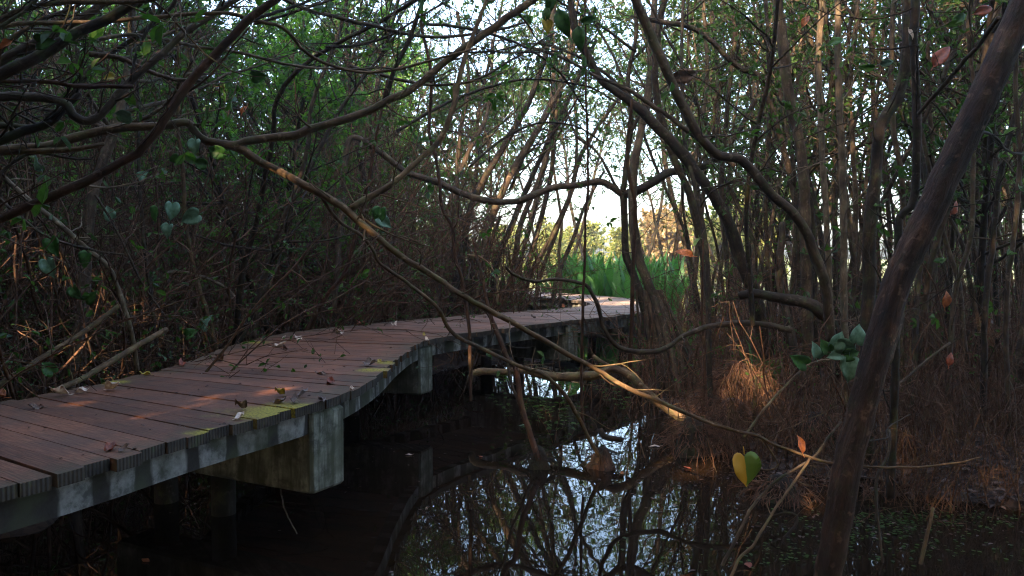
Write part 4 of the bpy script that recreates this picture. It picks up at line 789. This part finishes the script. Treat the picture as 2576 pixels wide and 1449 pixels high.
def thicket_pattern(seed, ns, hmin, hmax, spread, leaves, wood='twig'):
    rng = np.random.RandomState(seed); tb = Tubes(); LP, LA = [], []
    for _ in range(ns):
        b = np.array([rng.normal(0, .45), rng.normal(0, .45), -.1]); az = rng.uniform(0, 2 * PI); sl = rng.uniform(0, spread)
        L = rng.uniform(hmin, hmax); dv = unit([math.cos(az) * sl, math.sin(az) * sl, 1]); w = wander(b, dv, L, 14, .1, rng, rng.choice([-.06, .02])); r0 = rng.uniform(.007, .02)
        tb.add(w, np.linspace(r0, r0 * .3, 14), 5, .08, rng)
        for _ in range(7):
            j = rng.randint(2, 14); w2 = wander(w[j], unit(unit(w[j] - w[j - 1]) * .6 + rng.normal(0, .7, 3)), rng.uniform(.35, 1.1), 8, .16, rng, -.01)
            r1 = r0 * .42; tb.add(w2, np.linspace(r1, r1 * .35, 8), 4)
            for _ in range(3):
                q = rng.randint(1, 8); w3 = wander(w2[q], rng.normal(0, 1, 3) + [0, 0, .1], rng.uniform(.12, .5), 5, .2, rng); tb.add(w3, np.linspace(.0036, .0018, 5), 3)
                if rng.rand() < leaves:
                    for e in range(rng.randint(1, 5)): LP.append(w3[rng.randint(2, 5)]); LA.append(rng.normal(0, 1, 3))
    o = empty('twiggy_shrub', (0, 0, 0), '', 'shrub'); link('stems', tb.mesh('stems'), M[wood], o)
    if LP: link('leaves', leaf_mesh('leaves', np.array(LP), np.array(LA), rng.normal(0, .6, (len(LP), 3)) + [0, 0, .7], rng.uniform(.035, .075, len(LP)), .6, rng=rng), M['leaf'], o, smooth=False)
    return o
def root_pattern(seed, n=64):
    rng = np.random.RandomState(seed); tb = Tubes()
    for _ in range(n):
        b = np.array([rng.normal(0, .4), rng.normal(0, .4), -.15]); w = wander(b, [rng.normal(0, .16), rng.normal(0, .16), 1], rng.uniform(.3, 1.5), 9, .12, rng); r0 = rng.uniform(.003, .012); tb.add(w, np.linspace(r0, r0 * .4, 9), 4)
        for _ in range(3):
            j = rng.randint(2, 9); w2 = wander(w[j], rng.normal(0, 1, 3) - [0, 0, .4], rng.uniform(.15, .6), 6, .2, rng, -.1); tb.add(w2, np.linspace(.0045, .002, 6), 3)
    o = empty('root_clump', (0, 0, 0), '', 'roots'); link('stems', tb.mesh('stems'), M['twig'], o); return o
TP = [tree_pattern('swamp_tree', 11 + i, H, r, lo, nb, bl, True, .08, wood=wd, nl=nl - 1, lean=ln) for i, (H, r, lo, nb, bl, wd, nl, ln) in enumerate([
    (7.5, .055, .38, 34, 2.0, 'bark_grey', 9, .1), (6.5, .045, .35, 30, 1.9, 'bark_dark', 10, .22), (8.5, .07, .4, 38, 2.1, 'bark_grey', 9, .07),
    (7.0, .05, .3, 36, 1.7, 'bark_dark', 10, .3), (6.0, .04, .3, 28, 1.8, 'bark_grey', 9, .16), (8.0, .06, .45, 34, 2.2, 'bark_pale', 9, .1)])]
PO = [tree_pattern('pole_tree', 31 + i, 8.5, .034, .3, 18, 1.3, True, .075, wood=w, nl=5, lean=ln) for i, (w, ln) in enumerate([('bark_dark', .05), ('bark_grey', .08), ('bark_dark', .12)])]
TT = [tree_pattern('tall_tree', 35 + i, 9.5, .07, .46, 54, 2.3, True, .08, wood='bark_dark', nl=17, lean=.08) for i in range(2)]
DT = [tree_pattern('dense_tree', 41 + i, 8.0, .08, .12, 62, 2.2, True, .15, wood='bark_dark', nl=14, sub=6, wid=.6, lean=.1, leafm=('leaf', 'leaf_lush')[i]) for i in range(2)]
SP = [thicket_pattern(61 + i, ns, a, b, s, l) for i, (ns, a, b, s, l) in enumerate([(15, 1.6, 3.2, 1.1, .35), (13, 1.8, 3.6, .8, .4), (16, 1.2, 2.6, 1.5, .25), (14, 2.0, 4.2, .9, .45), (18, 3.0, 5.6, .9, .5), (18, 3.4, 6.0, 1.2, .5)])]
RP = [root_pattern(81 + i) for i in range(3)]
FT = [tree_pattern('sunlit_tree', 91 + i, 5.2, .12, .05, 80, 2.4, True, .3, wood='bark_pale', nl=12, sub=6, leafm=lm, wid=.8, lean=.05) for i, lm in enumerate(['leaf_sun', 'leaf_sun', 'leaf_autumn'])]
used = set()
SUNV = np.array([math.sin(math.radians(205)), math.cos(math.radians(205))])
SHAFTS = [(PZ(600, 1010, DZ), .5), (P(1860, 990, 8.3), .4)]
def sunny(x, y, H=11.):               # gaps in the forest where low sun slips through
    for T, r in SHAFTS:
        q = np.array([x, y]) - T[:2]; a = q.dot(SUNV)
        if a > .5 and T[2] + a * math.tan(math.radians(27)) < H and abs(q[0] * SUNV[1] - q[1] * SUNV[0]) < r: return True
    return False
def put(o, x, y, z, rz, sc, label, group, tilt=None):
    c = o if o not in used else copy_tree(o); used.add(o)
    c.location = (x, y, z); c.rotation_euler = (*(tilt or (0, 0)), rz); c.scale = (sc,) * 3
    c['label'] = label; c['group'] = group; return c
cen_xy = CEN[::10]
def free(x, y, m): return np.min(np.hypot(cen_xy[:, 0] - x, cen_xy[:, 1] - y)) > m
def hgt(x, y): return float(height(np.array([[x]]), np.array([[y]]))[0, 0])
def pix(x, y): return CX + F * x / y
def scatter(n, xr, yr, ok, mind, seed):
    rng = np.random.RandomState(seed); pts = []
    for _ in range(n * 40):
        if len(pts) >= n: break
        x, y = rng.uniform(*xr), rng.uniform(*yr)
        if not ok(x, y): continue
        if any((x - a) ** 2 + (y - b) ** 2 < mind ** 2 for a, b in pts): continue
        pts.append((x, y))
    return pts
sd = lambda x, y: float(sdist(np.array([[x]]), np.array([[y]]))[0, 0])
rg = np.random.RandomState(5)
inview = lambda x, y: y > -.8 and abs(x) < y * .66 + 1.7
opening = lambda x, y, a=1360, b=1625, m=1.35: (y > 13 and a < pix(x, y) < b) or (y > 8.5 and abs(pix(x, y) - 1512) < 70 + m * F / y)
# left bank and beyond the walkway
gL, lL = 'slender trees of the left thicket', 'slender tree of the shadowy left thicket, its foot hidden among twigs'
for x, y in scatter(70, (-17, 1.5), (4.5, 24), lambda x, y: free(x, y, 1.35) and sd(x, y) > .15 and not opening(x, y, 1340, 1640) and x > -y * .75 - 1 and (y > 6.5 or x < -4.3), .75, 1):
    put(TP[rg.randint(6)], x, y, hgt(x, y), rg.uniform(0, 6.28), rg.uniform(.75, 1.05), lL, gL)
gS, lS = 'twiggy shrubs behind the walkway', 'leafless brown twiggy shrub in the tangle behind the walkway'
for x, y in scatter(150, (-12, 1), (4.6, 17), lambda x, y: free(x, y, 1.75) and sd(x, y) > -.1 and not opening(x, y, 1330, 1660) and x > -y * .75 - 1 and (sd(x, y) < 3.4 or y > 13), .46, 2):
    put(SP[rg.randint(6)], x, y, hgt(x, y), rg.uniform(0, 6.28), rg.uniform(.75, 1.05), lS, gS)
# right grove
gR, lR = 'upright trees crowding the right grove', 'upright slender tree in the depth of the right grove'
for x, y in scatter(12, (1.9, 13), (7.5, 15), lambda x, y: free(x, y, 1.25) and sd(x, y) > -.1 and not opening(x, y, 1340, 1690) and x < y * .75 + 1, .62, 3):
    put(TP[rg.choice([1, 3, 4, 2])], x, y, hgt(x, y), rg.uniform(0, 6.28), rg.uniform(.8, 1.1), lR, gR)
for x, y in scatter(125, (1.8, 13), (7.4, 17), lambda x, y: free(x, y, 1.25) and sd(x, y) > -.2 and not opening(x, y, 1340, 1690) and x < y * .72 + .5, .36, 33):
    put(PO[rg.randint(3)], x, y, hgt(x, y), rg.uniform(0, 6.28), rg.uniform(.8, 1.1), 'slim dark pole-like tree packed among others in the right grove', 'pole-like trees of the right grove')
for x, y in scatter(30, (-6, 11), (13.5, 31), lambda x, y: free(x, y, 1.1) and 950 < pix(x, y) < 2250 and not (1380 < pix(x, y) < 1640 and y < 28) and abs(pix(x, y) - 1512) > 40 + .7 * F / y and sd(x, y) > -6, 1.2, 34):
    put(TT[rg.randint(2)], x, y, hgt(x, y), rg.uniform(0, 6.28), rg.uniform(.9, 1.25), 'tall tree with a high lacy crown against the bright sky', 'tall trees against the sky around the opening')
for x, y, s in [(2.6, 33, 1.25), (5.4, 35, 1.35), (4.0, 38, 1.5), (.6, 31, 1.2), (7.2, 34, 1.3)]:
    put(TT[rg.randint(2)], x, y, hgt(x, y), rg.uniform(0, 6.28), s, 'tall tree with a high lacy crown against the bright sky', 'tall trees against the sky around the opening')
gQ, lQ = 'brown root clumps of the right grove', 'clump of thin brown upright roots under the right grove'
for x, y in scatter(36, (1.7, 9), (6.4, 15), lambda x, y: free(x, y, 1.15) and sd(x, y) > -.35 and x < y * .72 + .5, .45, 4):
    put(RP[rg.randint(3)], x, y, hgt(x, y), rg.uniform(0, 6.28), rg.uniform(.7, 1.25), lQ, gQ)
for x, y in scatter(22, (2.4, 9), (8, 15), lambda x, y: free(x, y, 1.25) and sd(x, y) > .1, .8, 5):
    put(SP[rg.randint(4)], x, y, hgt(x, y), rg.uniform(0, 6.28), rg.uniform(.6, .85), 'leafless twiggy shrub between trunks of the right grove', 'twiggy shrubs in the right grove')
# deeper forest
for x, y in scatter(34, (-26, 26), (22, 36), lambda x, y: not 1130 < pix(x, y) < 2330 and abs(x) < y * .75 + 2, 1.9, 6):
    put(DT[rg.randint(2)], x, y, max(0, hgt(x, y)), rg.uniform(0, 6.28), rg.uniform(.85, 1.2), 'dense leafy tree closing the background of the forest', 'dense leafy trees in the background')
for x, y in scatter(20, (-14, -3), (10.5, 21), lambda x, y: free(x, y, 2.5) and pix(x, y) < 1080, 1.6, 16):
    put(DT[rg.randint(2)], x, y, max(0, hgt(x, y)), rg.uniform(0, 6.28), rg.uniform(.65, .9), 'leafy tree in the depth of the left thicket', 'leafy trees deep in the left thicket')
# the forest carries on around and behind the camera
for x, y in scatter(60, (-13, 13), (-9, 5.5), lambda x, y: free(x, y, 1.2) and not inview(x, y) and not sunny(x, y, 10) and math.hypot(x, y) > 1.8 and (abs(x) > 1.2 or y < -2.5), 1.25, 7):
    put(TP[rg.randint(6)], x, y, min(0, hgt(x, y)), rg.uniform(0, 6.28), rg.uniform(.9, 1.15), 'slender tree of the forest around the viewpoint', 'trees around the viewpoint')
for x, y in scatter(80, (-30, 16), (-24, -4.5), lambda x, y: free(x, y, 1.2) and not sunny(x, y, 13), 1.5, 27):  # unseen belt added behind the camera, tall and dense to hold off low sun
    put(DT[rg.randint(2)], x, y, max(-.2, min(0, hgt(x, y))), rg.uniform(0, 6.28), rg.uniform(1.5, 2.1), 'dense leafy tree added out of view around the viewpoint to block low sun', 'dense trees added around the viewpoint to block sun')
for x, y in scatter(34, (-17, 10), (-11, 7), lambda x, y: free(x, y, 1.3) and not sunny(x, y, 15) and not inview(x * .85, y + 1.5) and (y < -3 or x < -5) and not (x > 0 and y > -3), 1.5, 28):  # closer unseen trees added, scaled up to keep sun off the near scene
    put(DT[rg.randint(2)], x, y, max(-.2, min(0, hgt(x, y))), rg.uniform(0, 6.28), rg.uniform(1.5, 1.9), 'tall leafy tree added out of view beside the viewpoint to block low sun', 'tall trees added beside the viewpoint to block sun')
# sunlit trees across the clearing
for i, (x, y, s, k) in enumerate([(2.5, 52, .8, 0), (5., 56, .85, 1), (7.5, 52, .8, 0), (9.5, 58, 1., 1), (3.5, 62, 1.05, 1), (6.5, 66, 1.1, 0), (12, 60, 1.2, 0), (0.5, 58, .9, 1), (-1.5, 62, 1., 0), (9.2, 48, 1.1, 2), (7.2, 50, .85, 0), (11.5, 46, 1.1, 1), (14, 62, 1.3, 1), (15, 48, 1.5, 0), (-5, 64, 1.2, 1), (-9, 62, 1.3, 0), (18, 58, 1.4, 1)]):
    put(FT[k], x, y, 0.1, rg.uniform(0, 6.28), s * .72, ['pale yellow-green sunlit tree across the clearing', 'sunlit yellow-green bushy tree across the clearing', 'tall russet sunlit tree right of the opening'][k], ['yellow-green trees across the clearing', 'bushy trees across the clearing', 'russet trees beyond the grove'][k])
# ---- sword-leaved water plants at the far bend
def reed(seed, n=11):
    rng = np.random.RandomState(seed); V, Q = [], []
    for _ in range(n):
        az = rng.uniform(0, 2 * PI); b = np.array([rng.normal(0, .1), rng.normal(0, .1), 0]); H = rng.uniform(.65, 1.25); out = rng.uniform(.1, .45); w = rng.uniform(.05, .09); fa = rng.uniform(0, PI)
        for i in range(9):
            t = i / 8; c = b + [math.cos(az) * out * t ** 2, math.sin(az) * out * t ** 2, H * t]
            ww = w * (.3 + .7 * math.sin(PI * min(1, (t + .12) * .55 + .3))) if t < .75 else w * (1 - t) / .25 * .9 + .001
            if t < .35: ww = w * (.25 + t * 1.6)
            s = np.array([math.cos(fa), math.sin(fa), 0]) * ww; f = np.array([-math.sin(fa), math.cos(fa), 0]) * ww * .4
            V += [c - s + f, c, c + s + f]
        k = len(V) - 27
        for i in range(8): Q += [(k + i * 3 + j, k + i * 3 + j + 1, k + i * 3 + 4 + j, k + i * 3 + 3 + j) for j in (0, 1)]
    o = empty('sword_plant', (0, 0, 0), '', 'water plant'); link('leaves', np_mesh('leaves', V, Q), M['leaf_reed'], o); return o
RD = [reed(201), reed(202), reed(203)]
gw, lw = 'sword-leaved plants beyond the far deck', 'bright green sword-leaved water plant beyond the far bend of the deck'
for x, y in scatter(64, (.6, 5), (18.3, 25), lambda x, y: free(x, y, 1.05) and 1405 < pix(x, y) < 1680 and x > (21.5 - y) * .5 + .5, .24, 8):
    s = rg.uniform(1.15, 1.75); put(RD[rg.randint(3)], x, y, -.02, rg.uniform(0, 6.28), s, lw, gw)
for (u, v, d, s, lab) in [(1688, 860, 11.5, .8, 'sword-leaved plant at the foot of the prop roots'), (1672, 850, 12.0, .9, 'sword-leaved plant behind the prop roots'), (1915, 830, 9.5, .7, 'bright green plant glimpsed under the mossy arched limb'), (1940, 850, 9.8, .7, 'second bright plant under the mossy arched limb')]:
    p = P(u, v, d); put(RD[rg.randint(3)], p[0], p[1], .0, 1, s, lab, 'single green plants in the right tangle')
# ---- little seedlings with round leaves rising from the water
def seedling(seed):
    rng = np.random.RandomState(seed); tb = Tubes(); LP, LA = [], []
    for _ in range(3):
        w = wander([rng.normal(0, .05), rng.normal(0, .05), -.1], [rng.normal(0, .25), rng.normal(0, .25), 1], rng.uniform(.4, .8), 10, .1, rng); tb.add(w, np.linspace(.004, .0018, 10), 4)
        for j in range(3, 10):
            for s in (-1, 1): a = rng.uniform(0, PI); LP.append(w[j]); LA.append([s * math.cos(a), s * math.sin(a), .25])
    o = empty('seedling', (0, 0, 0), '', 'seedling'); link('stems', tb.mesh('stems'), M['twig'], o)
    link('leaves', leaf_mesh('leaves', np.array(LP), np.array(LA), np.tile([0, 0, 1.], (len(LP), 1)) + rng.normal(0, .2, (len(LP), 3)), rng.uniform(.04, .07, len(LP)), .6, rng=rng), M['leaf'], o, smooth=False); return o
for x, y in scatter(36, (1.9, 6.5), (5.5, 8.6), lambda x, y: sd(x, y) > -.2 and not (x < 2.2 and y < 6.6), .38, 44):
    put(RP[rg.randint(3)], x, y, hgt(x, y), rg.uniform(0, 6.28), rg.uniform(.35, .7), 'low clump of thin brown roots on the near right bank', 'low root clumps on the near right bank')
SD = [seedling(301), seedling(302)]
for i, (u, v) in enumerate([(1320, 1050), (1345, 1075), (1375, 1060), (1440, 1000), (1420, 1020), (1395, 1090), (1290, 1060), (1345, 960), (1530, 1020), (1565, 1040), (1330, 990), (1410, 1110)]):
    p = PZ(u, v, 0); put(SD[i % 2], p[0], p[1], 0, rg.uniform(0, 6), rg.uniform(.6, 1.), 'leafy green seedling sprouting from the water near the saplings', 'seedlings in the water')
# ---- litter and duckweed
rng = np.random.RandomState(77); lx, ly = rng.uniform(-7, 9, 60000), rng.uniform(4, 13, 60000)
s_ = sdist(lx, ly); k = (s_ > -.05) & (s_ < 3.5) & (rng.rand(60000) < .8); lx, ly = lx[k], ly[k]; lz = height(lx, ly) + rng.uniform(.002, .03, len(lx)); n = len(lx)
az = rng.uniform(0, 2 * PI, n)
o = link('leaf_litter', leaf_mesh('leaf_litter', np.stack([lx, ly, lz], 1), np.stack([np.cos(az), np.sin(az), rng.normal(0, .12, n)], 1), np.stack([rng.normal(0, .2, n), rng.normal(0, .2, n), np.ones(n)], 1), rng.uniform(.03, .1, n) * rng.uniform(.6, 1, n), .6, curl=.14), M['leaf_dead'], smooth=False)
tag(o, 'brown dead leaves carpeting the swamp banks', 'leaf litter', kind='stuff')
ss = rng.uniform(1.5, 22, 700); ww = rng.beta(.5, .5, 700); cr_ = [station(s) for s in ss]; cx_ = np.array([r + (l - r) * (.02 + .96 * w) for (r, l), w in zip(cr_, ww)]); az = rng.uniform(0, 6.28, 700)
o = link('leaf_crumbs', leaf_mesh('leaf_crumbs', np.column_stack([cx_, np.full(700, DZ + .004)]), np.stack([np.cos(az), np.sin(az), rng.uniform(0, .3, 700)], 1), np.stack([rng.normal(0, .3, 700), rng.normal(0, .3, 700), np.ones(700)], 1), rng.uniform(.006, .03, 700), .6, curl=.1), M['leaf_dead'], smooth=False)
tag(o, 'crumbled leaf bits scattered over the planks', 'leaf litter', kind='stuff')
fx, fy = [], []
for (u, v, ru, rv, n) in [(1500, 1150, 900, 260, 260), (1750, 1150, 200, 120, 160), (1300, 980, 300, 60, 120), (2300, 1330, 400, 60, 200), (900, 1120, 200, 200, 40)]:
    for _ in range(n): p = PZ(u + rng.normal(0, ru / 2), max(860, v + rng.normal(0, rv / 2)), 0); fx.append(p[0]); fy.append(p[1])
fx, fy = np.array(fx), np.array(fy); k = sdist(fx, fy) < 0; fx, fy = fx[k], fy[k]; n = len(fx); az = rng.uniform(0, 6.28, n)
o = link('floating_debris', leaf_mesh('floating_debris', np.stack([fx, fy, np.full(n, .004)], 1), np.stack([np.cos(az), np.sin(az), az * 0], 1), np.stack([rng.normal(0, .05, n), rng.normal(0, .05, n), np.ones(n)], 1), rng.uniform(.008, .05, n) * rng.uniform(.5, 1, n), .5, curl=.05), M['leaf_dead'], smooth=False)
tag(o, 'tiny leaf scraps floating on the dark water', 'floating debris', kind='stuff')
dx, dy = [], []
for (u, v, ru, rv, n) in [(2300, 1310, 300, 30, 330), (2130, 1340, 160, 40, 90), (1960, 1400, 120, 30, 70), (2350, 1380, 260, 40, 90), (1700, 1380, 500, 60, 20), (1350, 1040, 90, 60, 60)]:
    for _ in range(n): p = PZ(u + rng.normal(0, ru / 2), v + rng.normal(0, rv / 2), 0); dx.append(p[0]); dy.append(p[1])
dx, dy = np.array(dx), np.array(dy); k = sdist(dx, dy) < 0; dx, dy = dx[k], dy[k]; n = len(dx); az = rng.uniform(0, 6.28, n)
o = link('duckweed', leaf_mesh('duckweed', np.stack([dx, dy, np.full(n, .004) + rng.uniform(0, .004, n)], 1), np.stack([np.cos(az), np.sin(az), az * 0], 1), np.tile([0, 0, 1.], (n, 1)), rng.uniform(.012, .035, n), .8, curl=.03), M['leaf'], smooth=False)
tag(o, 'small green floating weed along the right bank', 'duckweed', kind='stuff')
# ------------------------------------------------------------------ small gaps in the crowns where low sun slips through
SUNDIR = np.array([math.sin(math.radians(205)) * math.cos(math.radians(27)), math.cos(math.radians(205)) * math.cos(math.radians(27)), math.sin(math.radians(27))])
RAYS = [(PZ(600, 990, DZ), .07), (PZ(650, 988, DZ), .09), (PZ(700, 986, DZ), .1), (PZ(735, 990, DZ), .08), (PZ(560, 996, DZ), .06), (PZ(470, 1022, DZ), .065), (PZ(370, 1042, DZ), .06), (PZ(250, 1040, DZ), .05), (PZ(120, 1075, DZ), .06), (PZ(540, 968, DZ), .05), (PZ(590, 938, DZ), .05), (PZ(800, 960, DZ), .04),
        (PZ(490, 1078, DZ), .04), (PZ(40, 1120, DZ), .06), (P(735, 437, 4.88), .07), (P(1560, 950, 4.75), .12), (P(1610, 980, 4.75), .08), (P(478, 316, 4.45), .1), (P(556, 362, 4.5), .09), (P(900, 525, 4.7), .08), (P(180, 468, 3.65), .09),
        (P(1865, 925, 8.4), .1), (P(1835, 985, 8.1), .11), (P(1900, 1000, 8.), .08), (P(1800, 1040, 7.8), .07), (P(1690, 1035, 8.1), .16), (P(1498, 1165, 6.8), .08), (P(1722, 636, 9), .1), (P(1463, 900, 6.8), .08), (P(2050, 1280, 5.5), .1), (P(1920, 960, 8.2), .15), (PZ(1480, 752, DZ), .45), (PZ(1560, 762, DZ), .4), (PZ(1420, 742, DZ), .4), (P(130, 860, 6.4), .25), (P(60, 640, 7), .2)]
RO = np.array([r[0] for r in RAYS]); RAD = np.array([r[1] for r in RAYS])
def in_gap(W):                        # W (n,3) world points -> bool
    hit = np.zeros(len(W), bool)
    for o, r in zip(RO, RAD):
        q = W - o; a = q @ SUNDIR; d = np.linalg.norm(q - a[:, None] * SUNDIR, axis=1); hit |= (a > .25) & (d < r)
    return hit
def gap_tree(root):
    loc = np.array(root.location); sc = root.scale[0]; c_, s_n = math.cos(root.rotation_euler[2]), math.sin(root.rotation_euler[2]); Rm = np.array([[c_, -s_n, 0], [s_n, c_, 0], [0, 0, 1]])
    q = loc - RO; a = q[:, :2] @ (SUNDIR[:2] / np.linalg.norm(SUNDIR[:2])); lat = np.abs(q[:, 0] * SUNDIR[1] - q[:, 1] * SUNDIR[0]) / np.linalg.norm(SUNDIR[:2])
    if not ((a > -4) & (lat < 6)).any(): return
    for ch in KIDS.get(root, []):
        nm = ch.name.split('.')[0]; me = ch.data; n = len(me.vertices); V = np.empty(n * 3, np.float32); me.vertices.foreach_get('co', V); V = V.reshape(-1, 3)
        hv = in_gap((V * sc) @ Rm.T + loc)
        if nm == 'trunk' or nm == 'stems':
            if 'bark' not in me.attributes: continue
            B = np.empty(n * 3, np.float32); me.attributes['bark'].data.foreach_get('vector', B); B = B.reshape(-1, 3); hv &= np.linalg.norm(B[:, :2], axis=1) * sc < .04
        else: B = None
        if not hv.any(): continue
        m = len(me.polygons); lt = np.empty(m, np.int32); me.polygons.foreach_get('loop_total', lt); li = np.empty(len(me.loops), np.int32); me.loops.foreach_get('vertex_index', li)
        nq = int((lt == 4).sum()); Qf = li[:nq * 4].reshape(-1, 4); Tf = li[nq * 4:].reshape(-1, 3)
        Qf = Qf[~hv[Qf].any(1)]; Tf = Tf[~hv[Tf].any(1)]
        new = np_mesh(nm, V, Qf, Tf if len(Tf) else None, bark=B)
        for mt in me.materials: new.materials.append(mt)
        new.polygons.foreach_set('use_smooth', np.full(len(new.polygons), B is not None)); ch.data = new
for root in list(COL.objects):
    if root.type == 'EMPTY' and root.name.split('.')[0] in ('dense_tree', 'swamp_tree', 'pole_tree', 'tall_tree', 'twiggy_shrub'): gap_tree(root)
# ------------------------------------------------------------------ light
SUN_EL, SUN_AZ = math.radians(27), math.radians(205)      # azimuth clockwise from +Y (where the camera looks)
wld = bpy.data.worlds.new('World'); S.world = wld; wld.use_nodes = True
t = wld.node_tree; bg = t.nodes['Background']; sky = t.nodes.new('ShaderNodeTexSky'); sky.sky_type = 'NISHITA'
sky.sun_disc = False; sky.sun_elevation = SUN_EL; sky.sun_rotation = SUN_AZ; sky.air_density = 1.; sky.dust_density = 4.; sky.ozone_density = 1.
t.links.new(sky.outputs[0], bg.inputs[0]); bg.inputs[1].default_value = .15
sl = bpy.data.lights.new('sun', 'SUN'); sl.energy = 3.8; sl.angle = math.radians(.5); sl.color = (1, .72, .45)
so = bpy.data.objects.new('sun', sl); COL.objects.link(so)
dv = Vector((math.sin(SUN_AZ) * math.cos(SUN_EL), math.cos(SUN_AZ) * math.cos(SUN_EL), math.sin(SUN_EL)))
so.rotation_euler = dv.to_track_quat('Z', 'Y').to_euler(); so.location = dv * 50
S.view_settings.view_transform = 'Standard'; S.view_settings.look = 'None'; S.view_settings.gamma = 1; S.view_settings.use_curve_mapping = False
S.view_settings.exposure = 3.05
S.render.engine = 'CYCLES'; c = S.cycles
c.max_bounces = 6; c.diffuse_bounces = 3; c.glossy_bounces = 3; c.transmission_bounces = 3; c.transparent_max_bounces = 4
c.caustics_reflective = False; c.caustics_refractive = False; c.sample_clamp_indirect = 2.5; c.pixel_filter_type = 'BLACKMAN_HARRIS'; c.filter_width = 1.15
c.use_denoising = True; c.denoiser = 'OPENIMAGEDENOISE'; c.denoising_input_passes = 'RGB_ALBEDO_NORMAL'; c.use_denoising = True

HAZE = .0012
hv = [(x, y, z) for z in (-1.7, 26) for x, y in ((-75, -45), (75, -45), (75, 110), (-75, 110))]
hm = bpy.data.materials.new('pale_haze'); hm.use_nodes = True; ht = hm.node_tree; ht.nodes.clear()
ho = ht.nodes.new('ShaderNodeOutputMaterial'); hp = ht.nodes.new('ShaderNodeVolumePrincipled'); hp.inputs['Color'].default_value = (.9, .93, 1, 1); hp.inputs['Density'].default_value = HAZE; hp.inputs['Anisotropy'].default_value = .5
ht.links.new(hp.outputs[0], ho.inputs['Volume'])
hme = bpy.data.meshes.new('haze'); hme.from_pydata(hv, [], [(3, 2, 1, 0), (4, 5, 6, 7), (0, 1, 5, 4), (1, 2, 6, 5), (2, 3, 7, 6), (3, 0, 4, 7)]); hme.materials.append(hm)
hz = bpy.data.objects.new('haze', hme); COL.objects.link(hz); tag(hz, 'faint pale haze brightening the air toward the opening', 'haze', kind='stuff')
c.volume_bounces = 0
